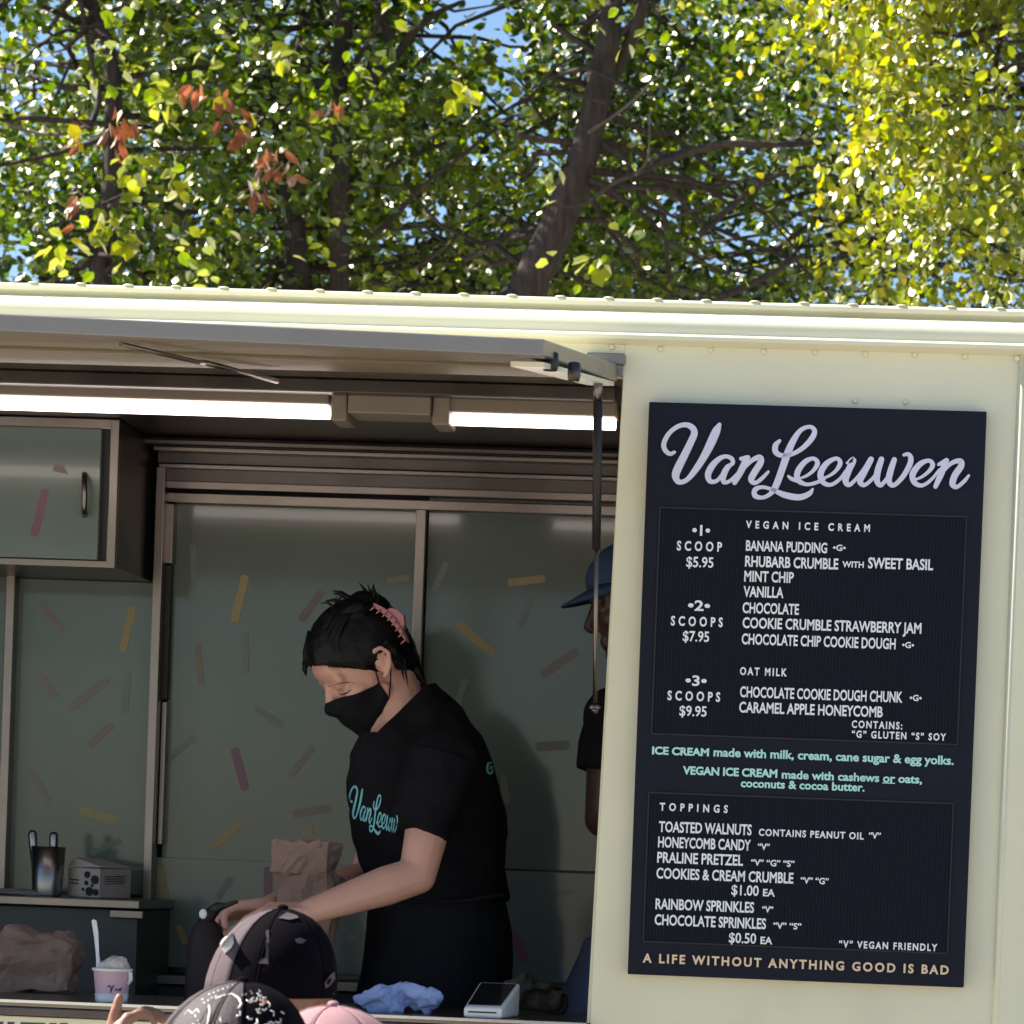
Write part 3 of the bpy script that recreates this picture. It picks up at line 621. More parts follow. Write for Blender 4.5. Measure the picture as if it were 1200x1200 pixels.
# t-shirt
sh = MB(); rows = [(1052, 430, 596, .155), (1040, 433, 592, .152), (1015, 424, 590, .158), (980, 414, 593, .168), (945, 410, 591, .180), (915, 410, 585, .182), (885, 413, 572, .165), (862, 425, 566, .15), (840, 445, 549, .125), (820, 458, 530, .10), (795, 470, 506, .08)]
sh.loft(px_secs(rows, Yw), power=2.2); sh.ell(shN, (.076, .064, .066)); sh.ell(shF, (.08, .07, .07))
# sleeve: opening cut clean across
def sleeve(mb, a, b, r0, r1, flat=1):
    a = Vector(a); b = Vector(b); t = (b - a).normalized(); u = t.orthogonal().normalized(); v = t.cross(u); mb.rings([[p + (u * math.cos(q) + v * math.sin(q)) * r for q in np.linspace(0, 2 * math.pi, 21)[:-1]] for p, r in ((a, r0), (lerp(a, b, .5), (r0 + r1) / 2 + .003), (b, r1))])
sleeve(sh, P(518, 890, .39), P(489, 979, .335), .070, .061); sleeve(sh, shF, lerp(shF, elF, .7), .068, .06)
pa, pb = P(448, 868, Yw), P(507, 804, Yw); dn = Vector((pb.z - pa.z, 0, -(pb.x - pa.x))).normalized(); dn = dn if dn.z > 0 else -dn
fr_n = Vector((.06, 0, 1)).normalized(); fr_p = P(420, 858, Yw)
shirt = blob('tshirt', sh, shirtm, W_, .0045, 5, cut=None, disp=.0045, dscale=13)
crumple(shirt.data, .016, 5.5, ORG[shirt.name])
bm = bmesh.new(); bm.from_mesh(shirt.data); so_v = Vector(ORG[shirt.name])
for co, no in ((pa - so_v, dn), (fr_p - so_v, fr_n)): bmesh.ops.bisect_plane(bm, geom=bm.verts[:] + bm.edges[:] + bm.faces[:], plane_co=co, plane_no=no)
bad = [f for f in bm.faces if (f.calc_center_median() - (pa - so_v)).dot(dn) > 0 and (f.calc_center_median() - (fr_p - so_v)).dot(fr_n) > 0]
bmesh.ops.delete(bm, geom=bad, context='FACES'); bm.to_mesh(shirt.data); bm.free()
# shirt print laid on the cloth
def bvh_of(o):
    off = Vector(ORG[o.name]); return BVHTree.FromPolygons([v.co + off for v in o.data.vertices], [tuple(p.vertices) for p in o.data.polygons])
bt = bvh_of(shirt)
def onto(px, py, lift=.0015, Y=-.2):
    a = P(px, py, Y); d = (a - CAM).normalized(); h = bt.ray_cast(a, d, 3)
    if h[0] is None: return None
    return h[0] - d * lift
def print_strokes(strokes, f, name, par, mt):
    mb = MB()
    for s in strokes:
        ss, L_, R_ = ribbon(s, 4); pts = []
        for a, b in zip(L_, R_):
            A, B = onto(*f(*a)), onto(*f(*b))
            if A is None or B is None: 
                if len(pts) > 1:
                    n = len(pts); mb.add([p for q in pts for p in q], [(2 * i, 2 * i + 2, 2 * i + 3, 2 * i + 1) for i in range(n - 1)])
                pts = []; continue
            pts.append((A, B))
        n = len(pts)
        if n > 1: mb.add([p for q in pts for p in q], [(2 * i, 2 * i + 2, 2 * i + 3, 2 * i + 1) for i in range(n - 1)])
    return mb.build(name, mt, par, fixn=False)
SKIP = (13, 15, 16, 17, 18)
def shirt_f(x, y):      # squeeze towards the side seam, as the chest turns away
    u = (x - 776) / 360; v = (y - 532) / 80
    return 409 + 55 * (u * 1.28) ** .86 if u > 0 else 409 + 30 * u, 950 + 44 * v + 24 * (u - .5) * .9
print_strokes([s for i, s in enumerate(STROKES) if min(p[0] for p in s) < 1050], shirt_f, 'shirt_print', shirt, cyanm)
print_strokes([[(573, 893, 2.4), (571, 899, 2.6), (572, 905, 2.6), (576, 906, 2.4), (577, 902, 2.2), (574, 900, 2)], [(574, 893, 2), (577, 895, 2)], [(574, 898, 2), (578, 899, 2)]], lambda a, b: (a, b), 'sleeve_print', shirt, cyanm)
# trousers
tr = MB(); tr.loft(px_secs([(1200, 416, 592, .165), (1165, 419, 598, .17), (1125, 427, 601, .17), (1090, 431, 600, .165), (1062, 434, 594, .158), (1044, 436, 588, .148)], Yw), power=2.2)
pel = P(510, 1180, Yw)
for s in (-1, 1):
    hip = pel + Vector((0, s * .085, -.02)); an = Vector((hip.x, hip.y, floorz + .07)); tr.caps(hip, .105, lerp(hip, an, .5), .075).caps(lerp(hip, an, .5), .075, an, .055)
blob('trousers', tr, pantm, W_, .006, 6, disp=.003, dscale=14)
for s in (-1, 1): MB().ell((pel.x - .06, pel.y + s * .085, floorz + .035), (.14, .05, .045)).build('shoe', black, W_)
MB().tube([P(x, y, Yw - .155) for x, y in ((437, 1051), (470, 1056), (510, 1058), (550, 1055), (590, 1048))], .004, 8).build('waistband', pantm, W_)
# hair: side-swept front, back of the head, messy bun, loose ends
hr = MB()
hr.ell(HW((-.008, 0, .032)), (.116, .090, .101), hM); hr.ell(HW((-.055, .0, .075)), (.062, .066, .05), hM); hr.ell(HW((-.03, .02, .108)), (.05, .052, .026), hM); hr.ell(HW((-.052, .03, .112)), (.034, .034, .022), hM); hr.ell(HW((-.075, .02, .095)), (.03, .035, .024), hM)

front = blob('hair', hr, hairm, W_, .0035, 4, cut=[(P(400, 785, Yw), Vector((-.05, 0, -1)))], disp=.0018, dscale=30)
bm = bmesh.new(); bm.from_mesh(front.data); of_ = Vector(ORG[front.name]); zc0_ = P(430, 768, Yw).z; zed = P(400, 785, Yw).z
from mathutils import noise as _n
for v in bm.verts:       # ragged, softly wavy lower edge
    w_ = v.co + of_
    if w_.z < zed + .012: v.co.z += (_n.noise(w_ * 60) * .003 + _n.noise(w_ * 22) * .004) * (1 - max(0, (w_.z - zed)) / .012)
x1_, x2_ = P(440, 775, Yw - .1).x, P(462, 775, Yw - .1).x
bad = [f for f in bm.faces if x1_ < (f.calc_center_median() + of_).x < x2_ and (f.calc_center_median() + of_).z < zc0_ + .004 - .35 * max(0, x1_ + .012 - (f.calc_center_median() + of_).x) and (f.calc_center_median() + of_).y < Yw]
bmesh.ops.delete(bm, geom=bad, context='FACES'); bm.to_mesh(front.data); bm.free()
front_bvh = BVHTree.FromPolygons([v.co + Vector(ORG[front.name]) for v in front.data.vertices], [tuple(p.vertices) for p in front.data.polygons])
h2 = MB(); h2.ell(HW((-.062, 0, -.005)), (.055, .073, .075), hM); h2.caps(HW((-.085, .02, -.05)), .02, HW((-.075, .045, -.105)), .004); h2.caps(HW((-.035, .070, .02)), .02, HW((-.055, .066, -.03)), .014)
blob('hair_back', h2, hairm, W_, .0035, 4, disp=.003, dscale=40)
st_ = MB(); 
def px_head(px, py, off=0): return P(px, py, Yw - .02 + off)
spk = [((436, 708), (428, 692), (421, 683), 3.4), ((441, 707), (437, 692), (438, 684), 4.0), ((432, 706), (434, 694), (431, 685), 2.6), ((420, 706), (402, 697), (390, 695), 4.6), ((412, 703), (400, 694), (389, 692), 3.2), ((405, 714), (392, 703), (381, 704), 4.0), ((395, 715), (384, 706), (375, 707), 2.4), ((428, 702), (420, 696), (412, 697), 3), ((441, 714), (444, 700), (437, 688), 2.8), ((425, 706), (432, 697), (441, 690), 2.4), ((474, 772), (475, 785), (478, 804), 2.6), ((470, 775), (472, 790), (474, 798), 2), ((358, 775), (357, 785), (359, 792), 5), ((365, 740), (358, 765), (357, 790), 6)]
for a, b, c, wd in spk:
    o = random.uniform(-.03, .03); r = wd * .85 / SC(Yw); st_.tube([px_head(*a, o), px_head(*b, o), px_head(*c, o)], [r, r * .75, r * .12], 7)
for i in range(60):         # untidy ends sticking out of the bun
    bx_, by_ = random.uniform(392, 446), random.uniform(704, 716); an = random.uniform(-2.7, -.5); ln = random.uniform(5, 17); o = random.uniform(-.05, .04); r = random.uniform(.5, 1.3) / SC(Yw)
    st_.tube([px_head(bx_, by_, o), px_head(bx_ + ln * .5 * math.cos(an), by_ + ln * .5 * math.sin(an), o), px_head(bx_ + ln * math.cos(an + .3), by_ + ln * math.sin(an + .3), o)], [r, r * .7, r * .1], 5)
for i in range(260):        # fine strands following the head
    t = random.uniform(-.2, 1.3); ya = random.uniform(-.9, .9); pts = []
    for q in range(7):
        a = t + q * .22; pts.append(HW((-.012 + .1125 * math.cos(a) * math.cos(ya), .0915 * math.sin(ya) * (1 + .0 * q), .030 + .1025 * math.sin(a) * math.cos(ya * .8))))
    pts = [p for p in pts if p.z > P(400, 783, Yw).z]
    if len(pts) > 2: st_.tube(pts, [.0011] * (len(pts) - 1) + [.0003], 4)
for i in range(70):
    x_ = 366 + 76 * i / 70 + random.uniform(-2, 2); y_ = 785 - 3 * (x_ - 366) / 76; d_ = P(x_, y_ - 10, -1); bq = front_bvh.ray_cast(CAM, (P(x_, y_ - 4, -1) - CAM).normalized(), 20)[0]
    if bq is None: continue
    k_ = 1 / SC(Yw); ln = random.uniform(4, 12) * k_
    st_.tube([bq + Vector((-ln * .3, -.001, ln * .8)), bq + Vector((0, -.0015, 0)), bq + Vector((ln * .35, .001, -ln * .45))], [.0009, .0008, .0002], 4)
st_.build('hair_strands', hairm, W_, kind='stuff')
# claw clip
cy = Yw - .075
arc = [(438, 706), (450, 712), (461, 722), (470, 735), (477, 752)]; inn = [(474, 750), (465, 737), (456, 726), (446, 717), (437, 711)]
cl = MB().prism([P(a, b, cy) for a, b in arc + inn], (0, .045, .0)).build('hair_clip', clipm, W_, .0015)
MB().prism([P(a, b, cy + .005) for a, b in ((452, 714), (458, 712), (466, 714), (473, 721), (474, 729), (472, 738), (462, 723))], (0, .03, 0)).build('clip_grip', clipm, cl, .002)
for i in range(8):
    t = i / 7; a = np.array([439, 711]) * (1 - t) + np.array([475, 750]) * t; a = a + np.array([6, -6]) * math.sin(t * math.pi) * .8; A = P(a[0], a[1], cy - .001); B = P(a[0] - 5.5, a[1] + 4.5, cy - .006)
    MB().tube([A, lerp(A, B, .5), B], [.0028, .0022, .001], 6).build('clip_tooth', clipm, cl)
# face mask, draped over nose and chin
bt_face = BVHTree.FromPolygons([Vector(v) for v in hb_.v], hb_.f)
mkv = []; NU, NV = 33, 15
for j in range(NV):
    for i in range(NU):
        u = -1 + 2 * i / (NU - 1); th = u * R(76); v = j / (NV - 1); a = abs(u)
        zt = -.028 - .004 * a - (.0 if a < .4 else .012 * (a - .4)) + .004 * math.cos(u * 3); zb = -.140 + .060 * a ** 1.6
        z = zt + (zb - zt) * v; rr = .085 * math.cos(th * .9) ** .5 if False else 0
        d = Vector((math.cos(th), math.sin(th), 0)); o_ = Vector((.0, 0, max(z, -.112)))
        h = bt_face.ray_cast(HW(tuple(o_ + d * .3)), -(hM @ d), .4)
        loc = (hM.transposed() @ (h[0] - Vector(hc))) if h[0] is not None else o_ + d * .06
        rad = (loc - o_).dot(d) + .0035 + .014 * math.exp(-(u * 3) ** 2) * math.sin(min(1, v * 1.2) * math.pi); mkv.append([th, z, rad])
A_ = np.array(mkv).reshape(NV, NU, 3)
for it in range(5):
    r_ = A_[:, :, 2]; q = r_.copy(); q[1:-1, 1:-1] = (r_[1:-1, 1:-1] * 2 + r_[:-2, 1:-1] + r_[2:, 1:-1] + r_[1:-1, :-2] + r_[1:-1, 2:]) / 6; q[0, 1:-1] = (r_[0, 1:-1] * 2 + r_[0, :-2] + r_[0, 2:]) / 4; q[-1, 1:-1] = (r_[-1, 1:-1] * 2 + r_[-1, :-2] + r_[-1, 2:]) / 4; A_[:, :, 2] = np.maximum(q, r_ - .001)
vs = [HW((math.cos(t) * r, math.sin(t) * r, z)) for t, z, r in A_.reshape(-1, 3)]
mk = MB().add(vs, [(j * NU + i, j * NU + i + 1, (j + 1) * NU + i + 1, (j + 1) * NU + i) for j in range(NV - 1) for i in range(NU - 1)], True).build('face_mask', maskm, W_)
so_ = mk.modifiers.new('t', 'SOLIDIFY'); so_.thickness = .002; so_.offset = 1
e0, e1 = vs[NU - 1], vs[NV * NU - 1]
MB().tube([e0, HW((.012, .079, -.01)), HW((.006, .086, .018)), HW((-.010, .089, .026))], .0016, 7).tube([e1, HW((.0, .083, -.05)), HW((-.010, .086, -.034)), HW((-.022, .090, -.012))], .0016, 7).build('ear_loop', maskm, mk)
# brows and lash lines laid on the face
bb = bvh_of(bpy.data.objects['body'])
def on_face(px, py, lift=.0007):
    d = (P(px, py, -1) - CAM).normalized(); h = bb.ray_cast(CAM, d, 20); return h[0] - d * lift if h[0] is not None else P(px, py, Yw - .08)
def stroke3(pts, name, mt):
    sp2 = spline(pts, 5); MB().tube([on_face(q[0], q[1]) for q in sp2], [max(q[2], .15) / 2 / SC(Yw) for q in sp2], 6).build(name, mt, W_)
stroke3([(397, 812.5, .6), (400, 813.8, 1.4), (404, 813, 1.8), (408, 810.8, 1.5), (412, 807.6, .5)], 'eyelash', lashm)
stroke3([(392, 803, .6), (397, 801.2, 1.5), (403, 800, 1.7), (410, 799.8, 1.2), (415, 801, .3)], 'eyebrow', browm)
stroke3([(384, 805, .5), (387, 804, 1.6), (389, 804.5, .8)], 'eyebrow', browm)
# ---- second server, half hidden behind the right side of the opening
Y2 = .78
def P_(x, y, Y): return P(x + 23, y, Y)
def px_secs2(rows, Y): return px_secs([(r[0], r[1] + 23) + tuple(r[2:]) for r in rows], Y)
S2 = thing('person', 'server in blue cap and black t-shirt half hidden at the right edge of the opening', 'person', (P_(720, 1150, Y2).x, Y2, floorz))
c2 = P_(722, 703, Y2); M2 = axes(R(180 + 8), R(14))
b2, H2 = head_shapes(c2, M2)
ex = MB(); ex.v += b2.v; ex.f += b2.f; ex.sm += b2.sm
ex.caps(H2((-.03, 0, -.07)), .055, P_(732, 800, Y2), .062); ex.loft(px_secs2([(1180, 672, 800, .14), (1100, 684, 795, .135), (1000, 690, 795, .13), (900, 684, 800, .16), (850, 690, 795, .15), (815, 712, 770, .1)], Y2))
sh2, el2, wr2 = P_(697, 842, .62), P_(683, 960, .60), P_(770, 1000, .45); sh3, el3, wr3 = P_(752, 842, .98), P_(760, 960, 1.0), P_(790, 1040, .9)
arm(ex, sh2, el2, wr2); arm(ex, sh3, el3, wr3); hand(ex, wr2, (.8, -.3, -.4), (-.2, .3, -1), -1, .5); hand(ex, wr3, (-.8, -.3, -.4), (0, 0, -1), 1, .5); legs(ex, P_(735, 1170, Y2), Vector((-1, 0, 0)), Vector((0, -1, 0)), floorz)
blob('body', ex, skin_d, S2, .0045, 5)
s2 = MB(); s2.loft(px_secs2([(1120, 678, 800, .165), (1050, 684, 798, .155), (960, 680, 800, .165), (900, 676, 802, .18), (850, 681, 798, .175), (820, 700, 780, .12), (795, 712, 762, .08)], Y2)); s2.ell(sh2, (.066, .06, .07)); s2.ell(sh3, (.07, .06, .07))
sleeve(s2, P_(697, 846, .62), P_(686, 906, .61), .062, .064); sleeve(s2, sh3, lerp(sh3, el3, .5), .062, .06)
blob('tshirt', s2, shirtm, S2, .005, 5, disp=.003)
t2 = MB(); t2.loft(px_secs2([(1200, 622, 810, .19), (1170, 634, 810, .18), (1140, 646, 806, .175), (1100, 664, 802, .165)], Y2)); 
for s in (-1, 1): t2.caps(P_(728, 1185, Y2) + Vector((0, s * .09, 0)), .105, (P_(728, 1185, Y2).x, Y2 + s * .09, floorz + .07), .06)
blob('jeans', t2, denim, S2, .006, 5, disp=.004, dscale=14)
cp2 = MB(); cp2.ell(H2((-.008, 0, .045)), (.108, .088, .085), M2)
cap2 = blob('cap', cp2, bluecap, S2, .004, 3, cut=[(H2((0, 0, .035)), -(M2 @ Vector((-.12, 0, 1))))])
bm_ = MB(); rs = []
for k in range(2):
    ring = []
    for i in range(17):
        t = R(-80 + 160 * i / 16); ring.append((t, k))
    rs.append(ring)
vt = [H2(((.085 if k == 0 else .085) * math.cos(t) + (.0 if k == 0 else .075 * math.cos(t) ** .5), .080 * math.sin(t), .045 - (.0 if k == 0 else .026))) for ring in rs for t, k in ring]
bo = MB().add(vt, [(i, i + 1, 17 + i + 1, 17 + i) for i in range(16)], True).build('brim', bluecap, cap2); q = bo.modifiers.new('t', 'SOLIDIFY'); q.thickness = .005
print_strokes_b = None
MB().prism([P_(x, y, .60) for x, y in ((690, 862), (693, 856), (697, 858), (696, 866), (692, 872))], (0, .03, 0)).build('shirt_print', cyanm, S2)

# ---- customers in front of the trailer, seen from behind
def customer(label, X, Y, top, face_yaw, skinmat, shirt_mat, pants_mat, hatroom=.02, left_arm=None):
    """a standing figure whose hat top is at height top"""
    T = thing('person', label, 'person', (X, Y, 0)); F = Vector((math.cos(face_yaw), math.sin(face_yaw), 0)); L_ = Vector((-F.y, F.x, 0))
    k = top / 1.62; c = Vector((X, Y, top - .125 * 1.0)); M = axes(face_yaw, R(4)); hb2, H = head_shapes(c, M, .90)
    mb = MB(); mb.v += hb2.v; mb.f += hb2.f; mb.sm += hb2.sm
    base = Vector((X, Y, 0)) - F * .02; zs = top - .34; hipz = top * .51
    mb.caps(H((-.03, 0, -.07)), .052, base + Vector((0, 0, zs + .02)), .062)
    Rm = Matrix.Rotation(face_yaw, 3, 'Z')
    def tl_(mb, secs):
        tmp = MB(); tmp.loft(secs); mb.v_off = len(mb.v); mb.add([base + Rm @ Vector(v) for v in tmp.v], tmp.f, True)
    tl_(mb, [(0, 0, hipz - .08, .10, .15), (0, 0, hipz + .05, .10, .155), (0, 0, hipz + .18, .09, .125), (0, 0, zs - .18, .105, .15), (0, 0, zs - .06, .10, .17), (0, 0, zs + .02, .06, .10)])
    sl_ = base + L_ * .17 + Vector((0, 0, zs - .06)); sr_ = base - L_ * .17 + Vector((0, 0, zs - .06))
    if left_arm: el_, wr_ = left_arm
    else: el_, wr_ = sl_ + L_ * .04 + Vector((0, 0, -.28)), sl_ + L_ * .04 + F * .10 + Vector((0, 0, -.52))
    er_, wr2_ = sr_ - L_ * .04 + Vector((0, 0, -.28)), sr_ - L_ * .04 + F * .10 + Vector((0, 0, -.52))
    arm(mb, sl_, el_, wr_, .95); arm(mb, sr_, er_, wr2_, .95)
    if left_arm: hand(mb, wr_, (.35, .35, .75), (.8, .2, -.35), 1, .62, .95, True)
    else: hand(mb, wr_, (0, 0, -1), -L_, 1, .4)
    hand(mb, wr2_, (0, 0, -1), L_, -1, .4); legs(mb, base + Vector((0, 0, hipz)), F, L_, 0, .95)
    blob('body', mb, skinmat, T, .0042, 4)
    s = MB(); tl_(s, [(0, 0, hipz - .02, .13, .185), (0, 0, hipz + .15, .115, .16), (0, 0, zs - .18, .125, .17), (0, 0, zs - .06, .115, .185), (0, 0, zs + .03, .07, .10)])
    s.ell(sl_, (.065, .065, .06)); s.ell(sr_, (.065, .065, .06)); sleeve(s, sl_, lerp(sl_, el_, .6), .066, .06); sleeve(s, sr_, lerp(sr_, er_, .6), .066, .06)
    blob('tshirt', s, shirt_mat, T, .007, 4, disp=.004)
    p = MB(); tl_(p, [(0, 0, hipz - .1, .125, .17), (0, 0, hipz + .05, .12, .17)])
    for q in (-1, 1):
        h = base + L_ * q * .085 + Vector((0, 0, hipz - .05)); p.caps(h, .10, (h.x, h.y, .1), .06)
    blob('trousers', p, pants_mat, T, .009, 4)
    for q in (-1, 1):
        h = base + L_ * q * .085 + F * .05; MB().ell((h.x, h.y, .04), (.135, .05, .042), Rm).build('shoe', black, T)
    return T, c, M, H
greyshirt = mat('grey_cotton', (.16, .155, .16), .9); navytr = mat('navy_cotton', (.02, .025, .05), .9); mauveshirt = mat('mauve_cotton', (.30, .2, .22), .9)
capg = mat('mauve_grey_cap_cloth', (.105, .078, .090), .8, 0, .06, 30, .0008, 500, spec=.2); capb = mat('black_cap_cloth', (.005, .004, .006), .9, 0, .2, 30, .0008, 500, spec=.04); capp = mat('dusty_pink_cap_cloth', (.36, .20, .21), .85, 0, .08, 30, .0008, 400)
capt = mat('dark_patterned_cap_cloth', (.055, .042, .044), .7, 0, .2, 30, .001, 200); beadm = mat('white_beads', (.75, .70, .66), .25, 0, .05, 30, coat=.4); whitep = mat('painted_sun_patch', (.93, .91, .86), .25)

def dome(cx, cy, cz, rx, ry, h, az0, az1, n=10, m_=10, lift=0, power=2.15):
    v = []
    for j in range(m_ + 1):
        b = math.pi / 2 * j / m_
        for i in range(n + 1):
            a = az0 + (az1 - az0) * i / n; c, s = max(math.cos(b), 0) ** (2 / power), math.sin(b) ** (2 / power)
            puff = 1 + .012 * math.sin(math.pi * i / n) * math.cos(b)
            v.append((cx + (rx * puff + lift) * c * math.cos(a), cy + (ry * puff + lift) * c * math.sin(a), cz + (h + lift) * s * (1 + .0 * i)))
    return v, [(j * (n + 1) + i, j * (n + 1) + i + 1, (j + 1) * (n + 1) + i + 1, (j + 1) * (n + 1) + i) for j in range(m_) for i in range(n)]
def cap_on(T, c, name, mats, rx, ry, h, zoff, cuts, tilt=(0, 0), brim_yaw=math.pi / 2, brim_mat=None):
    cz = c.z + zoff; out = []
    first = None
    for k in range(len(cuts)):
        a0, a1 = R(cuts[k]), R(cuts[(k + 1) % len(cuts)] + (360 if k == len(cuts) - 1 else 0))
        v, f = dome(c.x, c.y, cz, rx, ry, h, a0 + .006, a1 - .006)
        v = [(x + tilt[0] * (z - cz), y + tilt[1] * (z - cz), z) for x, y, z in v]
        if first is None:
            bv, bf = dome(c.x, c.y, cz, rx - .003, ry - .003, h - .003, 0, 2 * math.pi, 36); bv = [(x + tilt[0] * (z - cz), y + tilt[1] * (z - cz), z) for x, y, z in bv]
            first = MB().add(bv, bf, True).build(name, capb, T)
        pn = MB().add(v, f, True).build('cap_panel', mats[k % len(mats)], first); q = pn.modifiers.new('t', 'SOLIDIFY'); q.thickness = .002; out.append(pn)
        # stitched seam
        sv = [v[j * 11] for j in range(11)]; MB().tube([(x + .0, y, z + .0005) for x, y, z in sv], .0011, 5).build('seam', mats[k % len(mats)], first)
    tz = cz + h; MB().ell((c.x + tilt[0] * h, c.y + tilt[1] * h, tz + .002), (.008, .008, .005)).build('button', mats[-1], first)
    F = Vector((math.cos(brim_yaw), math.sin(brim_yaw), 0)); L_ = Vector((-F.y, F.x, 0)); v = []
    for k in range(2):
        for i in range(17):
            t = R(-65 + 130 * i / 16); rr = (rx - .006) if k == 0 else rx + .065 * math.cos(t) ** .7
            v.append(Vector((c.x, c.y, cz + .004 - .012 * k - .02 * math.sin(t) ** 2 * k)) + F * math.cos(t) * rr + L_ * math.sin(t) * (rx - (.006 if k == 0 else .004)))
    bo = MB().add(v, [(i, i + 1, 17 + i + 1, 17 + i) for i in range(16)], True).build('brim', brim_mat or mats[0], first); q = bo.modifiers.new('t', 'SOLIDIFY'); q.thickness = .004
    return first, out, cz
YA = -1.62
ca = P(319, 1135, YA); topA = P(330, 1062, YA).z
aw = (P(122, 1203, -.72) + Vector((0, 0, -.055)))
TA, cA, MA, HA = customer('customer in mauve-grey and black cap, one bare hand raised to the ice cream cup', ca.x, YA, topA, R(97), skin_m, greyshirt, navytr, left_arm=(P(185, 1330, -1.15), aw))
rA = 79 / SC(YA); hA = .122
capA, pnA, czA = cap_on(TA, cA, 'cap', [capg, capg, capb, capb, capb, capb], rA, .106, hA, topA - hA - cA.z - .004, [112, 180, 242, 268, 330, 50], tilt=(.10, 0), brim_mat=capb)
def capA_pt(px, py, lift=.001):
    t = BVHTree.FromPolygons([Vector(v.co) + Vector(ORG['cap' if False else capA.name]) for v in capA.data.vertices], [tuple(p.vertices) for p in capA.data.polygons])
    d = (P(px, py, -3) - CAM).normalized(); h = t.ray_cast(CAM, d, 20)
    n_ = h[1] if h[1] is not None and h[1].dot(d) < 0 else (-h[1] if h[1] is not None else -d); return h[0] + n_ * (.0042 + lift) if h[0] is not None else P(px, py, YA - rA)
def patch(pts, name, mt, f, par, lift=.0):
    vs = [f(*p) for p in pts]; c = sum(vs, Vector()) / len(vs); d = (c - CAM).normalized()
    MB().prism([v - d * (.0012 + lift) for v in vs], tuple(d * .001)).build(name, mt, par)
def skin_patch(pts, name, mt, f, par):      # a thin sheet that follows the crown
    c = np.mean(pts, 0); V, n = [f(*c)], len(pts); F = []
    for k in (.35, .7, 1.0): V += [f(*(c + (np.array(p) - c) * k)) for p in pts]
    F += [(0, 1 + i, 1 + (i + 1) % n) for i in range(n)]
    for r_ in range(2): F += [(1 + r_ * n + i, 1 + (r_ + 1) * n + i, 1 + (r_ + 1) * n + (i + 1) % n, 1 + r_ * n + (i + 1) % n) for i in range(n)]
    o = MB().add(V, F, True).build(name, mt, par); q = o.modifiers.new('t', 'SOLIDIFY'); q.thickness = .0006
skin_patch([(258, 1109), (262, 1102), (267, 1097), (276, 1095), (277, 1107), (274, 1113), (267, 1119), (262, 1114)], 'sun_patch', whitep, capA_pt, capA)  # white sheet painted in for a spot of direct sun on the crown
patch([(308, 1125), (312, 1123), (312, 1094), (316, 1092), (315, 1131), (303, 1130)], 'seam_tape', capg, capA_pt, capA)
patch([(377, 1152), (383, 1143), (388, 1139), (389, 1147), (383, 1155), (378, 1158)], 'side_logo', capg, capA_pt, capA)
patch([(379, 1152), (383, 1146), (385, 1148), (381, 1154)], 'side_logo', capb, capA_pt, capA, .0012)
patch([(336, 1073), (346, 1076), (349, 1079), (338, 1081), (326, 1079)], 'crown_stitch', capg, capA_pt, capA)
patch([(344, 1103), (350, 1101), (357, 1104), (352, 1108), (346, 1107)], 'eyelet_patch', capg, capA_pt, capA)
# patterned cap
YB = -2.05
cb = P(268, 1240, YB); topB = P(292, 1147, YB).z
TB, cB, MB_, HB = customer('customer in a dark cap with white beaded pattern, lowest of the three heads', cb.x, YB, topB, R(80), skin_m, navytr, greyshirt)
hB = .125
capB, pnB, czB = cap_on(TB, cB, 'cap', [capt, capt, capt, capt, capb, capb], .104, .108, hB, topB - hB - cB.z - .004, [100, 160, 215, 262, 285, 40], tilt=(.12, 0), brim_mat=capt)
btB = BVHTree.FromPolygons([Vector(v.co) + Vector(ORG[capB.name]) for v in capB.data.vertices], [tuple(p.vertices) for p in capB.data.polygons])
def capB_pt(px, py, lift=.0):
    d = (P(px, py, -3.2) - CAM).normalized(); h = btB.ray_cast(CAM, d, 20); return (h[0] - d * (.0042 + lift)) if h[0] is not None else None
bd = MB()
def beads(pts, r=1.6, n=0):
    for a, b in zip(pts, pts[1:]):
        k = max(1, int(math.hypot(a[0] - b[0], a[1] - b[1]) / (r * 2.6)))
        for i in range(k):
            p = capB_pt(a[0] + (b[0] - a[0]) * i / k, a[1] + (b[1] - a[1]) * i / k)
            if p: rr = r * 1.1 / SC(YB); bd.ell(p, (rr, rr, rr), None, 7, 5)
beads([(244, 1156), (253, 1151), (263, 1147), (275, 1145), (290, 1145), (303, 1147)], 2.1)
beads([(238, 1172), (246, 1166), (256, 1162), (267, 1158), (278, 1154), (288, 1150)], 2.0); beads([(240, 1176), (249, 1170), (258, 1166)], 1.8)
ringp = lambda cx, cy, rx, ry, n=14: [(cx + rx * math.cos(2 * math.pi * i / n), cy + ry * math.sin(2 * math.pi * i / n)) for i in range(n + 1)]
def line(pts, wd=1.2):
    q = [capB_pt(*p) for p in pts]; q = [p for p in q if p]
    if len(q) > 1: bd.tube(q, wd * 1.15 / SC(YB), 6)
line(ringp(232, 1165, 9, 6), 1.3); line(ringp(204, 1184, 6, 4.5), 1.3); line([(206, 1189), (213, 1184), (217, 1189), (221, 1184), (226, 1188), (231, 1183), (235, 1188)], 1.2); line([(252, 1171), (262, 1167), (272, 1165), (280, 1170), (283, 1177), (279, 1182)], 1.3)
line(ringp(291, 1152, 9, 3), .9); line([(291, 1147), (297, 1151), (301, 1158), (305, 1163)], 1.0); line([(245, 1178), (246, 1186), (244, 1197), (242, 1205)], 1.1)
for k in range(46):
    x, y = random.uniform(281, 338), random.uniform(1156, 1215); a = random.uniform(0, 3); l = random.uniform(2, 5); line([(x, y), (x + l * math.cos(a), y + l * math.sin(a)), (x + l * math.cos(a + .6) * 1.6, y + l * math.sin(a + .6) * 1.6)], random.uniform(.5, .9))
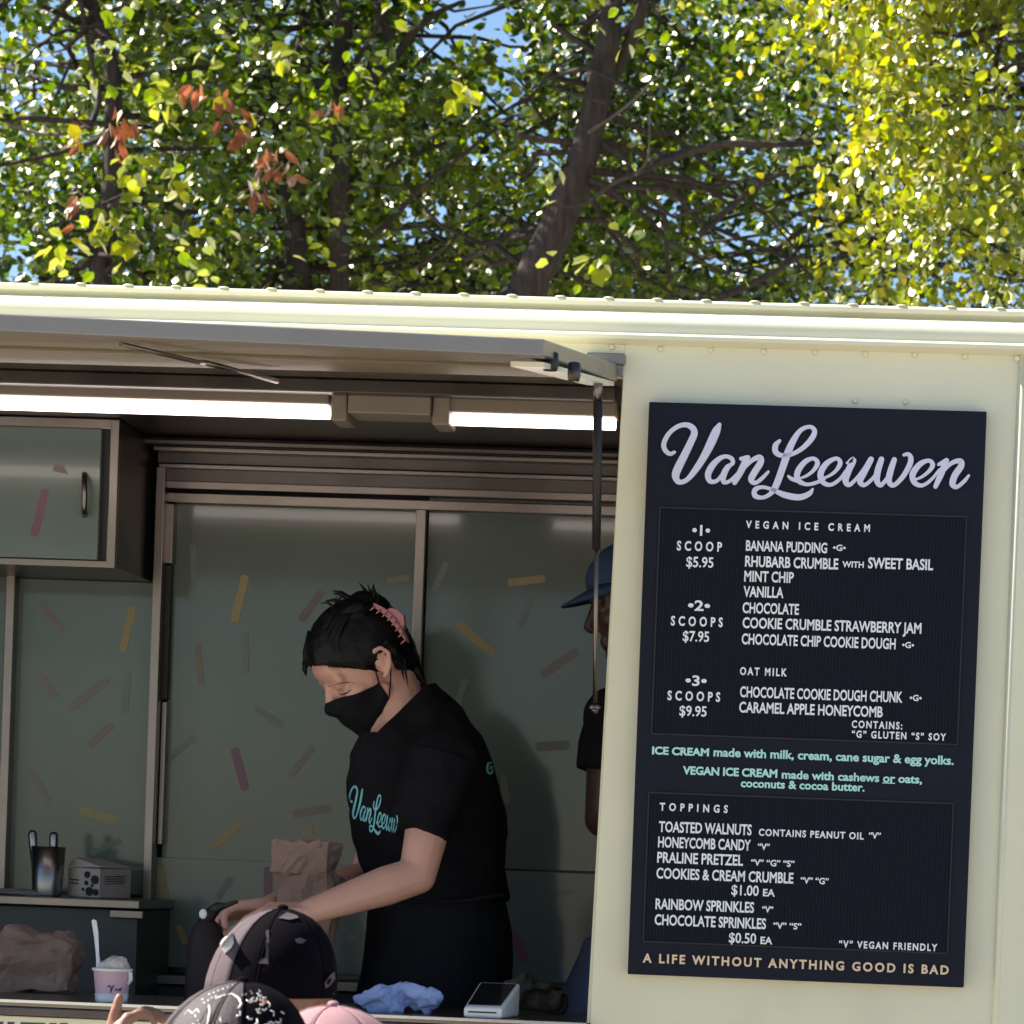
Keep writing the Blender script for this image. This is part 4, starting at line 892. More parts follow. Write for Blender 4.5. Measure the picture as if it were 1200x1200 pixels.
for k in range(26):
    x, y = random.uniform(196, 280), random.uniform(1188, 1225); a = random.uniform(0, 3); l = random.uniform(2, 5); line([(x, y), (x + l * math.cos(a), y + l * math.sin(a))], random.uniform(.5, .9))
bd.build('bead_pattern', beadm, capB, kind='stuff')
for q in (((246, 1180), (262, 1172), (268, 1176), (266, 1200), (244, 1204)), ((236, 1186), (243, 1180), (241, 1204), (230, 1208))): 
    vs = [capB_pt(*p) for p in q]
    if all(vs): d = Vector((0, 1, 0)); MB().prism([v - d * .0005 for v in vs], (0, .0008, 0)).build('dark_motif', capb, capB)
vs = [capB_pt(*p) for p in ((304, 1173), (312, 1171), (316, 1174), (309, 1177))]
if all(vs): MB().prism([v - Vector((0, .0006, 0)) for v in vs], (0, .0008, 0)).build('red_motif', mat('red_thread', (.35, .08, .05), .8), capB)
# dusty pink cap
YC = -1.95
cc = P(396, 1260, YC); topC = P(386, 1175, YC).z
TC, cC, MC, HC = customer('customer in a dusty pink cap, at the bottom edge in front of the blue towel', cc.x, YC, topC, R(92), skin_m, mauveshirt, navytr)
capC, pnC, czC = cap_on(TC, cC, 'cap', [capp], .102, .106, .118, topC - .118 - cC.z - .004, [20, 75, 135, 195, 255, 318], tilt=(-.08, 0), brim_mat=capp)

# ================================================================= GOODS ON THE COUNTERS
zc_ = zct
# ice cream cup
ctr = P(129, 1176, .06)
q_ = (ctr.x, .07, zc_); s6 = 1 / SC(.07)
CUP = thing('ice_cream_cup', 'small pink paper cup of pale ice cream with a white spoon, on the counter edge', 'cup', q_)
r0, r1, hh = 18.0 * s6, 22.5 * s6, 37 * s6
MB().lathe(q_, [(r0 * .6, .001), (r0, 0), (r0 + .0005, .002), (r1 - .0005, hh), (r1 + .0022, hh + .0005), (r1 + .0026, hh + .003), (r1 + .0008, hh + .0045), (r1 - .001, hh + .002), (r0 * .95, .004), (r0 * .5, .003)], 40).build('cup', paper_pink, CUP)
MB().lathe(q_, [(r1 + .001, hh - .001), (r1 + .003, hh + .001), (r1 + .003, hh + .004), (r1, hh + .0055), (r1 - .002, hh + .003)], 40).build('rim', white, CUP)
MB().lathe(q_, [(r0 + .0011, .0005), (r0 + .0013, .001), (r0 + .0034, .016), (r0 + .003, .016)], 40).build('white_band', white, CUP)
ice = mat('ice_cream', (.55, .53, .54), .35, 0, .14, 60, .0015, 90, sss=.1, alt=(.62, .56, .50))
ic = MB(); 
for dx, dy, dz, r in ((.0, 0, .004, .026), (-.013, -.006, .006, .016), (.010, -.004, .012, .019), (.016, .004, .004, .015), (-.004, .008, .016, .015), (.004, -.012, .010, .014)): ic.ell((q_[0] + dx + .003, q_[1] + dy, q_[2] + hh + dz), (r, r, r * .9))
blob('ice_cream', ic, ice, CUP, .002, 2, disp=.0025, dscale=90)
sp = lambda x, y, o=0: P(x, y, .07 + o)
MB().tube([sp(150, 1137, -.01), sp(153, 1141, -.01), sp(153, 1148, -.01), sp(150, 1154, -.01)], [.003, .0045, .0045, .003], 8).build('wafer_curl', white, CUP)
MB().prism([sp(107, 1079, .02), sp(109.5, 1077, .02), sp(113, 1079, .02), sp(115, 1092, .015), sp(116, 1118, .005), sp(120, 1143, -.005), sp(120, 1152, -.01), sp(112, 1152, -.01), sp(113, 1138, -.0), sp(112, 1116, .005), sp(110, 1098, .01)], (0, .003, 0)).build('spoon', white, CUP, .001)
pl = mat('plum_ink', (.06, .03, .07), .6)
def cup_pt(x, y):
    a = P(x, y, .07); zz = (a.z - q_[2]) / hh; r = r0 + (r1 - r0) * zz + .0012; dx = max(-r * .98, min(r * .98, a.x - q_[0])); return Vector((q_[0] + dx, q_[1] - math.sqrt(r * r - dx * dx), a.z))
wk = MB()
for s in ([(131, 1156), (133, 1154), (135, 1157), (134, 1163), (137, 1156), (138, 1154)], [(139, 1160), (141, 1158), (142, 1161), (144, 1158)], [(144, 1161), (146, 1157)]):
    wk.tube([cup_pt(x, y) for x, y in s], .0011, 5)
wk.build('cup_print', pl, CUP)
wk = MB()
for y in (1154, 1157, 1160, 1163, 1166): wk.tube([cup_pt(110, y), cup_pt(113, y + .3)], .0009, 5)
wk.prism([cup_pt(109.5, 1169), cup_pt(114, 1169.4), cup_pt(114, 1173.4), cup_pt(110, 1173)], (0, .0006, 0)); wk.build('cup_small_print', pl, CUP)
# towel
tw = MB(); 
for a, b, ra, rb in (((422, 1172), (450, 1164), 8, 9), ((450, 1163), (480, 1160), 9, 9), ((480, 1162), (505, 1168), 9, 11), ((505, 1172), (500, 1180), 11, 8), ((430, 1178), (470, 1178), 7, 9), ((465, 1172), (500, 1178), 9, 9), ((488, 1158), (508, 1176), 4, 5), ((458, 1170), (470, 1184), 5, 5), ((440, 1168), (462, 1180), 5, 4)):
    o = random.uniform(-.02, .03); tw.caps(P(a[0], a[1], .10 + o), ra / SC(.1), P(b[0], b[1], .10 + o), rb / SC(.1))
twp = P(465, 1184, .1)
blob('towel', tw, towelm, None, .0035, 2, cut=[(Vector((0, 0, zc_ + .0005)), Vector((0, 0, -1)))], disp=.004, dscale=24, org=(twp.x, .1, zc_), label='crumpled light blue towel lying on the counter beside the card terminal', category='towel')
crumple(bpy.data.objects['towel'].data, .034, 16, (twp.x, .1, zc_))
# payment terminal
tp = P(577, 1188, .06)
PT = thing('card_terminal', 'white wedge-shaped card payment terminal with a black screen on the counter', 'card terminal', (tp.x, .06, zc_))
a0, a1 = P(543, 1180, -.005), P(606, 1183, -.005); zf = zc_ + 13 / SC(0); zb_ = zc_ + .066
Ba = P(563, 1153, .13); 
fl_ = (a0.x, -.004); fr2 = (P(588, 1183, -.005).x, -.004); bl_ = (P(562, 1160, .14).x, .135); brr = (P(610, 1160, .14).x, .135)
MB().hexa([(fl_[0], fl_[1], zc_ + .001), (fr2[0], fr2[1], zc_ + .001), (brr[0], brr[1], zc_ + .001), (bl_[0], bl_[1], zc_ + .001)], [(fl_[0], fl_[1], zf), (fr2[0], fr2[1], zf), (brr[0], brr[1], zb_), (bl_[0], bl_[1], zb_)]).build('case', white, PT, .006, seg=4)
def quad_t(u, v, lift): 
    A = Vector((fl_[0], fl_[1], zf)); B = Vector((fr2[0], fr2[1], zf)); C_ = Vector((brr[0], brr[1], zb_)); D_ = Vector((bl_[0], bl_[1], zb_)); n = (B - A).cross(D_ - A).normalized()
    return lerp(lerp(A, B, u), lerp(D_, C_, u), v) + n * lift
glass = mat('black_glass', (.012, .012, .016), .12, 0, .1, 5, coat=.6)
MB().hexa([quad_t(.07, .09, .0004), quad_t(.93, .09, .0004), quad_t(.93, .93, .0004), quad_t(.07, .93, .0004)], [quad_t(.07, .09, .0016), quad_t(.93, .09, .0016), quad_t(.93, .93, .0016), quad_t(.07, .93, .0016)]).build('screen', glass, PT, .0005)
MB().box(fl_[0] + .01, fr2[0] - .01, fl_[1] - .0012, fl_[1] + .003, zf - .010, zf - .007).build('card_slot', darkin, PT)
# paper bags
def bag(label, pts, Y, depth, mt, z0=None, fold=None):
    """crumpled sack grown from an outline"""
    mb = MB(); outl = [P(x, y, Y) for x, y in pts]
    zmin = z0 if z0 is not None else min(p.z for p in outl); outl = [Vector((p.x, p.y, max(p.z, zmin))) for p in outl]
    mb.prism(outl, (0, depth, 0)); c = sum(outl, Vector()) / len(outl)
    me = blob_mesh(mb, .006, 2, None, 0)
    from mathutils import noise
    me.update(); crumple(me, .07, 7)
    for p in me.polygons: p.use_smooth = True
    o0 = Vector((c.x, Y + depth / 2, zmin)); me.transform(Matrix.Translation(-o0)); me.name = 'paper_bag'
    return place('paper_bag', me, mt, None, o0, label=label, category='paper bag')
bag('crumpled brown paper bag at the far left end of the serving counter', [(-30, 1172), (-22, 1110), (2, 1100), (10, 1089), (30, 1094), (52, 1097), (72, 1094), (82, 1110), (84, 1150), (82, 1172)], .30, .09, kraft, zc_ + .001)
Yg = .34; o0 = P(358, 1100, Yg)
BG = thing('paper_bag', 'standing brown paper bag with folded top behind the bent server\'s hand', 'paper bag', (o0.x, Yg + .05, zc_))
bgm = MB(); fx = [(988, 320, 386), (1003, 321, 384), (1022, 320, 381), (1028, 321, 385), (1060, 322, 386), (1120, 322, 378), (1172, 322, 374)]
rs = []
for y, xa, xb in fx[::-1]:
    A, B = P(xa, y, Yg), P(xb, y, Yg); z = max(A.z, zc_ + .001); dd = .09 if y > 1025 else .05; ox = .018 if y < 1070 else .004; jit = lambda: random.uniform(-.003, .003); ring = []
    for t in np.linspace(0, 1, 8)[:-1]: ring.append((A.x + (B.x - A.x) * t, Yg + jit() * 1.6, z + jit()))
    for t in np.linspace(0, 1, 4)[:-1]: ring.append((B.x + ox * t, Yg + dd * t, z + jit()))
    for t in np.linspace(0, 1, 8)[:-1]: ring.append((B.x + ox + (A.x - B.x) * t, Yg + dd + jit(), z + jit()))
    for t in np.linspace(0, 1, 4)[:-1]: ring.append((A.x + ox * (1 - t), Yg + dd * (1 - t), z + jit()))
    rs.append(ring)
bgm.rings(rs, smooth=False)
def facet(o, ratio):
    d = o.modifiers.new('facets', 'DECIMATE'); d.ratio = ratio; d.use_collapse_triangulate = True
    o.data.polygons.foreach_set('use_smooth', [False] * len(o.data.polygons)); return o
def soft(mb, name, mt, par, vox, amp, sc, sm=1, cut=None):
    me = blob_mesh(mb, vox, sm, cut); crumple(me, amp, sc); me.transform(Matrix.Translation(-Vector(ORG[par.name]))); me.name = name
    return place(name, me, mt, par, Vector(ORG[par.name]))
facet(soft(bgm, 'bag_body', kraft, BG, .0045, .034, 12), .035)
fd = MB().box(P(320, 1000, Yg).x - .002, P(385, 1000, Yg).x, Yg - .008, Yg - .002, P(350, 1022, Yg).z, P(350, 986, Yg).z)
facet(soft(fd, 'folded_top', kraft, BG, .003, .018, 14), .06)
facet(bpy.data.objects['paper_bag'], .12)
# utensil pot on the back worktop
up_ = P(55, 1047, .86); POT = thing('utensil_pot', 'tall steel pot holding metal utensils on the back worktop', 'pot', (up_.x, .86, zbw))
s8 = 1 / SC(.86); hp = zat(55, 992, .86) - zbw; polished = mat('polished_steel', (.30, .29, .29), .3, 1, .1, 5)
MB().lathe((up_.x, .86, zbw), [(17 * s8, 0), (17.5 * s8, .003), (20.5 * s8, hp), (19.8 * s8, hp), (17 * s8, .006), (1e-3, .004)], 36).build('pot', polished, POT)
for x0, x1_, yt, r in ((42, 38, 973, 5.5), (62, 63, 975, 5.5)):
    MB().tube([P(x0, 1035, .86), P(x1_, yt + 4, .85), P(x1_, yt, .85)], [.006, r * s8, r * s8 * .6], 12).build('utensil', polished, POT)
# cardboard box
bxp = P(115, 1050, .84); BOX = thing('cardboard_box', 'open white cardboard box with black print beside the utensil pot', 'box', (bxp.x, .9, zbw))
crd = mat('white_card', (.42, .39, .37), .8, 0, .06, 10); ink = mat('black_ink', (.02, .02, .03), .7)
pL_, pM, pR = P(79, 1046, .90), P(116, 1052, .80), P(153, 1044, .92); zt_ = zat(116, 1018, .80)
def vcol(p, z): return (p.x, p.y, z)
e = pL_ + (pR - pM)
MB().hexa([vcol(pL_, zbw + .001), vcol(pM, zbw + .001), vcol(pR, zbw + .001), vcol(e, zbw + .001)], [vcol(pL_, zt_), vcol(pM, zt_), vcol(pR, zt_), vcol(e, zt_)]).build('box_body', crd, BOX, .0015)
MB().hexa([vcol(pL_, zt_ + .003), vcol(pM, zt_ + .003), vcol(pR, zt_ + .003), vcol(e, zt_ + .006)], [(pL_.x + .012, pL_.y, zt_ + .022), (pM.x, pM.y, zt_ + .005), (pR.x, pR.y, zt_ + .005), (e.x, e.y, zt_ + .022)]).build('flap', crd, BOX)
def on_left(u, v, l=.0008): 
    a = lerp(pL_, pM, u); n = (pM - pL_).cross(Vector((0, 0, 1))).normalized(); return Vector((a.x, a.y, zbw + v * (zt_ - zbw))) + n * l
def on_right(u, v, l=.0008):
    a = lerp(pM, pR, u); n = (pR - pM).cross(Vector((0, 0, 1))).normalized(); return Vector((a.x, a.y, zbw + v * (zt_ - zbw))) + n * l
ik = MB()
for cx, cy, r in ((.62, .78, .10), (.86, .62, .13), (.60, .50, .07), (.70, .22, .13), (.90, .2, .10), (.50, .28, .05), (.78, .42, .05)):
    ik.prism([on_left(cx + r * math.cos(t) * 1.0, cy + r * 1.2 * math.sin(t)) for t in np.linspace(0, 2 * math.pi, 9)[:-1]], (0, -.0006, 0))
for v_ in (.74, .66, .58, .50): ik.prism([on_right(.15, v_), on_right(.8, v_ + .04), on_right(.8, v_ + .01), on_right(.15, v_ - .03)], (0, -.0005, 0))
for v_ in (.62, .5): ik.prism([on_left(.08, v_), on_left(.36, v_ - .02), on_left(.36, v_ - .06), on_left(.08, v_ - .04)], (0, -.0005, 0))
ik.build('box_print', ink, BOX)
cmt = MB(); cmt.ell((P(20, 1044, .85).x, .87, zbw + .004), (.09, .06, .009)); o_ = P(20, 1044, .87)
blob('cloth', cmt, mat('grey_cloth', (.17, .16, .16), .9), None, .004, 2, disp=.006, dscale=20, org=(o_.x, .87, zbw), label='flat grey cloth on the back worktop left of the utensil pot', category='cloth', cut=[(Vector((0, 0, zbw + .0006)), Vector((0, 0, -1)))])
# dark pump bottle
dp = P(240, 1165, .24); PB = thing('dark_dispenser', 'tall dark dispenser bottle with hooked spout between the panels and the grey cap', 'dispenser', (dp.x, .24, zc_))
s2_ = 1 / SC(.24); plumd = mat('dark_plastic', (.022, .014, .014), .6, 0, .3, 12, spec=.3)
zt2 = zat(245, 1086, .24)
MB().lathe((dp.x, .24, zc_), [(24 * s2_, 0), (25 * s2_, .004), (24 * s2_, .03), (22 * s2_, (zt2 - zc_) * .8), (17 * s2_, zt2 - zc_), (9 * s2_, zt2 - zc_ + .012), (8 * s2_, zt2 - zc_ + .03)], 30).build('bottle', plumd, PB)
MB().tube([P(236, 1084, .235), P(246, 1072, .23), P(251, 1066, .23)], [.012, .014, .011], 12).build('collar', plumd, PB)
MB().tube([P(250, 1068, .23), P(256, 1062, .23), P(266, 1061, .23), P(276, 1057, .23), P(279, 1057, .23)], [.013, .010, .005, .004, .003], 10).build('spout', black, PB)
MB().ell(P(238, 1071, .215), (.008, .004, .010)).build('painted_glint', white, PB)  # small white blob standing for the highlight on the dark plastic
# dark bag of things behind the terminal
sk = MB()
for a, b, ra, rb in (((598, 1158), (618, 1150), 10, 9), ((618, 1152), (640, 1158), 9, 8), ((600, 1172), (650, 1174), 12, 12), ((640, 1160), (655, 1166), 6, 5), ((606, 1164), (640, 1168), 12, 10)):
    o = random.uniform(-.02, .02); sk.caps(P(a[0], a[1], .33 + o), ra / SC(.33), P(b[0], b[1], .33 + o), rb / SC(.33))
o_ = P(625, 1180, .33); blob('cloth_bundle', sk, mat('dark_bundle_cloth', (.035, .03, .027), .85, 0, .3, 20, .002, 40, alt=(.10, .075, .055)), None, .004, 2, disp=.009, dscale=22, org=(o_.x, .33, zc_), cut=[(Vector((0, 0, zc_ + .0006)), Vector((0, 0, -1)))], label='crumpled dark bundle behind the card terminal', category='bundle')

crumple(bpy.data.objects['cloth_bundle'].data, .03, 16, (o_.x, .33, zc_))
# ================================================================= TREES
def leafmat(name, stops, trans=.5):
    m = bpy.data.materials.new(name); m.use_nodes = True; n = m.node_tree.nodes; l = m.node_tree.links; n.remove(n['Principled BSDF']); out = n['Material Output']
    at = n.new('ShaderNodeAttribute'); at.attribute_name = 'tint'; oi = n.new('ShaderNodeObjectInfo'); ad = n.new('ShaderNodeMath'); ad.operation = 'ADD'
    l.new(at.outputs['Fac'], ad.inputs[0]); sc_ = n.new('ShaderNodeMath'); sc_.operation = 'MULTIPLY'; sc_.inputs[1].default_value = .0; l.new(oi.outputs['Random'], sc_.inputs[0]); l.new(sc_.outputs[0], ad.inputs[1])
    cr = n.new('ShaderNodeValToRGB'); l.new(ad.outputs[0], cr.inputs[0]); r = cr.color_ramp
    while len(r.elements) < len(stops): r.elements.new(.5)
    for e_, (p, c) in zip(r.elements, stops): e_.position = p; e_.color = rgba(c)
    df = n.new('ShaderNodeBsdfDiffuse'); tr = n.new('ShaderNodeBsdfTranslucent'); gl = n.new('ShaderNodeBsdfGlossy'); gl.inputs['Roughness'].default_value = .46; gl.inputs['Color'].default_value = (1, .96, .82, 1)
    hs = n.new('ShaderNodeHueSaturation'); hs.inputs['Value'].default_value = 2.2; hs.inputs['Saturation'].default_value = 1.15; hs.inputs['Hue'].default_value = .497; l.new(cr.outputs[0], hs.inputs['Color']); l.new(hs.outputs[0], tr.inputs[0])
    l.new(cr.outputs[0], df.inputs[0]); m1 = n.new('ShaderNodeMixShader'); m1.inputs[0].default_value = trans; l.new(df.outputs[0], m1.inputs[1]); l.new(tr.outputs[0], m1.inputs[2])
    m2 = n.new('ShaderNodeMixShader'); fr = n.new('ShaderNodeFresnel'); fr.inputs[0].default_value = 1.42; mm = n.new('ShaderNodeMath'); mm.operation = 'MULTIPLY_ADD'; mm.inputs[1].default_value = .32; mm.inputs[2].default_value = .012; l.new(fr.outputs[0], mm.inputs[0]); l.new(mm.outputs[0], m2.inputs[0])
    l.new(m1.outputs[0], m2.inputs[1]); l.new(gl.outputs[0], m2.inputs[2]); l.new(m2.outputs[0], out.inputs[0]); return m
green = leafmat('green_leaves', [(0, (.010, .022, .004)), (.25, (.026, .052, .005)), (.5, (.070, .120, .008)), (.74, (.17, .225, .014)), (.88, (.27, .29, .04)), (1, (.34, .29, .12))])
yellow = leafmat('yellow_green_leaves', [(0, (.035, .060, .006)), (.35, (.10, .135, .010)), (.75, (.23, .255, .016)), (.94, (.34, .31, .03)), (1, (.36, .22, .03))])
brown = leafmat('withered_leaves', [(0, (.16, .055, .03)), (1, (.34, .14, .08))], .35)
TEMPL = np.array([(0, 0, 0), (.30, .26, .05), (.33, .62, .06), (0, 1, -.10), (-.33, .62, .06), (-.30, .26, .05), (0, .5, -.02)])
LF = np.array([(0, 1, 2, 6), (6, 2, 3, 3), (0, 6, 4, 5), (6, 3, 4, 4)])
def leaf_cloud(name, pts, size, mt, parent, tint=None, droop=.6, **tags):
    n = len(pts); a = rng.uniform(0, 2 * np.pi, n); tilt = rng.normal(-droop, .55, n); roll = rng.uniform(-1.1, 1.1, n)
    y = np.stack([np.cos(a) * np.cos(tilt), np.sin(a) * np.cos(tilt), np.sin(tilt)], 1); s = np.stack([-np.sin(a), np.cos(a), np.zeros(n)], 1); z = np.cross(s, y)
    x2 = s * np.cos(roll)[:, None] + z * np.sin(roll)[:, None]; z2 = np.cross(x2, y); sz = size * rng.uniform(.6, 1.25, n)
    V = pts[:, None, :] + sz[:, None, None] * (TEMPL[None, :, 0:1] * 1.0 * x2[:, None, :] + TEMPL[None, :, 1:2] * y[:, None, :] + TEMPL[None, :, 2:3] * z2[:, None, :])
    V = V.reshape(-1, 3) - np.array(ORG[parent.name]); me = bpy.data.meshes.new(name); nv = len(V); me.vertices.add(nv); me.vertices.foreach_set('co', V.ravel())
    tri = []; F = [(0, 1, 2), (0, 2, 6), (6, 2, 3), (0, 6, 4), (0, 4, 5), (6, 3, 4)]
    idx = (np.arange(n)[:, None, None] * 7 + np.array(F)[None]).reshape(-1); me.loops.add(len(idx)); me.loops.foreach_set('vertex_index', idx.astype(np.int32)); nf = n * 6
    me.polygons.add(nf); me.polygons.foreach_set('loop_start', np.arange(0, nf * 3, 3, dtype=np.int32)); me.polygons.foreach_set('loop_total', np.full(nf, 3, np.int32)); me.update(calc_edges=True)
    at = me.attributes.new('tint', 'FLOAT', 'FACE'); t = rng.uniform(0, .85, n) if tint is None else tint; at.data.foreach_set('value', np.repeat(t, 6).astype(np.float32))
    return place(name, me, mt, parent, Vector(ORG[parent.name]), **tags)
LEAFM = []
for k, (mt, t) in enumerate(((green, .3), (green, .6), (green, .82), (green, .9), (yellow, .4), (yellow, .75), (yellow, .93), (brown, .3), (brown, .8))):
    me = bpy.data.meshes.new('leaf'); sc0 = np.array(TEMPL) * [1.15, 1, 1]; me.from_pydata([tuple(v) for v in sc0], [], [(0, 1, 2), (0, 2, 6), (6, 2, 3), (0, 6, 4), (0, 4, 5), (6, 3, 4)])
    at = me.attributes.new('tint', 'FLOAT', 'FACE'); at.data.foreach_set('value', [t] * 6); me.materials.append(mt); LEAFM.append(me)
def add_leaf(kind, p, size, par, ang=None, droop=.6):
    o = bpy.data.objects.new('leaf', LEAFM[kind]); COL.objects.link(o); o.parent = par; o.location = Vector(p) - Vector(ORG[par.name]); s = size * random.uniform(.75, 1.2); q_w = .55 if kind >= 7 else .95; o.scale = (s * q_w, s, s)
    a = random.uniform(0, 6.28) if ang is None else ang; o.rotation_euler = (random.gauss(-droop, .5), random.uniform(-.9, .9), a)
def wander(a, b, n=8, amp=.1):
    a = Vector(a); b = Vector(b); return [lerp(a, b, i / n) + (Vector((random.gauss(0, amp), random.gauss(0, amp), random.gauss(0, amp * .5))) if 0 < i < n else Vector()) for i in range(n + 1)]
GAPS = [(555, 12, 42, .97), (515, 42, 30, .95), (600, 50, 26, .9), (590, 110, 30, .7), (500, 260, 34, .75), (460, 300, 26, .6), (850, 260, 30, .6), (890, 290, 30, .6), (940, 250, 22, .55), (60, 70, 30, .6), (330, 10, 22, .6), (820, 300, 26, .6), (1120, 320, 26, .6), (640, 170, 24, .6), (70, 50, 26, .75), (30, 110, 22, .6), (20, 300, 24, .7), (240, 250, 18, .6), (480, 190, 24, .6), (560, 170, 20, .6), (780, 250, 22, .7), (860, 300, 24, .75), (1080, 90, 10, .6)]
ALLBARE = []
def tree(label, trunk_px, Y, width_px, crown, nleaf, lsize, mt, extra_limbs=(), group=None, kinds=(0, 1, 1, 2, 2), nsingle=140, tint_hi=.94, hang=False, twigs=60, clumps=120, single_win=None, dark=0):
    """trunk_px: measured course of the visible trunk, continued to the ground and up into the crown"""
    sc_ = SC(Y); pts = [P(x, y, Y) for x, y in trunk_px]; base = Vector((pts[0].x - (pts[1].x - pts[0].x) * 1.5, Y, 0))
    T = thing('tree', label, 'tree', tuple(base), group)
    w_ = [q / 2 / sc_ for q in width_px]; path = [base, lerp(base, pts[0], .5) + Vector((.03, .05, 0))] + pts; rad = [w_[0] * 1.5, w_[0] * 1.15] + w_
    top = Vector(crown[0]) + Vector((0, 0, crown[1][2] * .5)); path += [lerp(pts[-1], top, .5), top]; rad += [w_[-1] * .7, w_[-1] * .25]
    sp_ = spline([(p.x, p.y, p.z, r) for p, r in zip(path, rad)], 6); tb = MB(); tb.tube([q[:3] for q in sp_], [q[3] * (1 + .06 * math.sin(i * 2.1)) for i, q in enumerate(sp_)], 14)
    tk = tb.build('trunk', bark, T); BARE = [(q[0], q[1], q[2], q[3]) for q in sp_ if q[2] > 2.2]
    for lpts, Yl, lw in extra_limbs:
        q = [P(x, y, Yl + (dy if False else 0)) for x, y in lpts]; qs = spline([(p.x, p.y + .06 * math.sin(i * 1.7), p.z, lw[0] + (lw[1] - lw[0]) * i / (len(q) - 1)) for i, p in enumerate(q)], 5)
        BARE += [(v[0], v[1], v[2], v[3] / 2 / SC(Yl)) for v in qs] if lw[0] > 4.5 else []
        MB().tube([v[:3] for v in qs], [v[3] / 2 / SC(Yl) for v in qs], 9).build('limb', bark if lw[0] > 4.5 else twigm, T)
    ALLBARE.extend(BARE); BARE = ALLBARE
    C_ = Vector(crown[0]); r = crown[1]; cps = []; tw_ = MB()
    for i in range(clumps):
        while True:
            v = Vector([random.uniform(-1, 1) for _ in range(3)])
            if .25 < v.length < 1: break
        c = C_ + Vector((v.x * r[0], v.y * r[1], v.z * r[2])); cps.append(c)
    lim = [Vector(q[:3]) for q in sp_[len(sp_) // 3:]]
    for i in range(twigs):
        c = cps[i % len(cps)]; a = min(lim, key=lambda q: (q - c).length + random.uniform(0, .6)); n_ = 6; tw_.tube(wander(a, c, n_, .09), [.016 - .0022 * j for j in range(n_)] + [.003], 5)
    tw_.build('branch', bark, T, kind='stuff')
    cp = np.array([tuple(c) for c in cps]); ci = rng.integers(0, len(cp), nleaf); spread = np.array([.21, .21, .15 if not hang else .40]); pos = cp[ci] + rng.normal(0, 1, (nleaf, 3)) * spread
    tint = np.clip((rng.uniform(0, 1, len(cp)) ** 1.3)[ci] * .62 + rng.uniform(-.12, .44, nleaf) + dark, 0, tint_hi)
    ok = pos[:, 2] > 2.2
    for bx, by, bz, br in BARE:      # limbs stand clear of the foliage on their open side
        ok &= ~((np.abs(pos[:, 0] - bx) < br + .07) & (np.abs(pos[:, 2] - bz) < .14) & (pos[:, 1] < by + .02) & (rng.uniform(0, 1, len(pos)) < .93))
    for (hx, hy, hr_, hp) in GAPS:   # openings in the canopy where the sky shows
        ax_ = P(hx, hy, 9.0) - CAM; ax_.normalize(); rel = pos - np.array(CAM); al = rel @ np.array(ax_); ds = np.linalg.norm(rel - al[:, None] * np.array(ax_)[None], axis=1)
        ok &= ~((ds < hr_ / FPX * al * rng.uniform(.7, 1.25, len(pos))) & (rng.uniform(0, 1, len(pos)) < hp))
    pos = pos[ok]; tint = tint[ok]
    leaf_cloud('crown', pos, lsize, mt, T, tint, .9 if hang else .5, kind='stuff')
    # the nearest leaves, one by one, as small sprays
    x0, x1, y0, y1 = single_win or (crown[2][0], crown[2][1], -10, 330)
    for i in range(nsingle // 5):
        px, py = random.uniform(x0, x1), random.uniform(y0, y1); Yf = Y - random.uniform(.9, 1.7); kd = random.choice(kinds); c = P(px, py, Yf)
        if any((c.x - q[0]) ** 2 + (c.z - q[2]) ** 2 < (q[3] + .12) ** 2 for q in ALLBARE) or any(math.hypot(px - g_[0], py - g_[1]) < g_[2] for g_ in GAPS): continue
        for j in range(5): add_leaf(kd if random.random() < .7 else random.choice(kinds), c + Vector((random.gauss(0, .06), random.gauss(0, .08), random.gauss(0, .045))), lsize, T)
    return T
zT = P(600, 200, 8).z
grp = 'trees behind the trailer'
tA = tree('leafy tree with a dark trunk near the upper left corner and rust-brown withered leaves', [(124, 420), (118, 330), (128, 240), (134, 150), (128, 60), (108, 0)], 7.6, [26, 25, 22, 22, 17, 14], ((P(90, 60, 7.6).x, 8.3, zT + .6), (1.7, 1.5, 1.9), (0, 290)), 21000, .057, green,
     [([(134, 150), (100, 165), (50, 185), (-10, 200)], 7.5, (7.5, 4)), ([(128, 150), (160, 148), (168, 150)], 7.4, (4, 3)), ([(104, 152), (112, 110), (106, 60), (96, -5)], 7.5, (8, 6)), ([(-20, 130), (30, 150), (75, 158), (105, 152)], 7.4, (3, 5))], grp)
tB = tree('tree with two upright dark stems rising behind the hatch, left of centre', [(350, 430), (348, 330), (345, 270), (338, 225), (330, 190), (325, 130)], 8.2, [30, 29, 26, 22, 14, 8], ((P(360, 60, 8.4).x, 9.1, zT + .5), (1.7, 1.4, 1.8), (250, 470)), 18500, .056, green,
     [([(394, 440), (395, 330), (398, 250), (402, 170), (395, 90), (402, 20), (404, -40)], 8.1, (24, 20)), ([(285, 138), (310, 125), (345, 108), (370, 102), (392, 98)], 8.0, (14, 12)), ([(385, 95), (410, 72), (436, 45), (448, 20)], 8.0, (9, 6)), ([(430, 95), (455, 70), (480, 45), (510, 22), (540, 0)], 8.0, (14, 5)), ([(445, 0), (455, 40), (452, 66)], 8.0, (18, 12)), ([(440, 275), (470, 240), (500, 215), (550, 180), (600, 135)], 7.9, (7, 4))], grp)
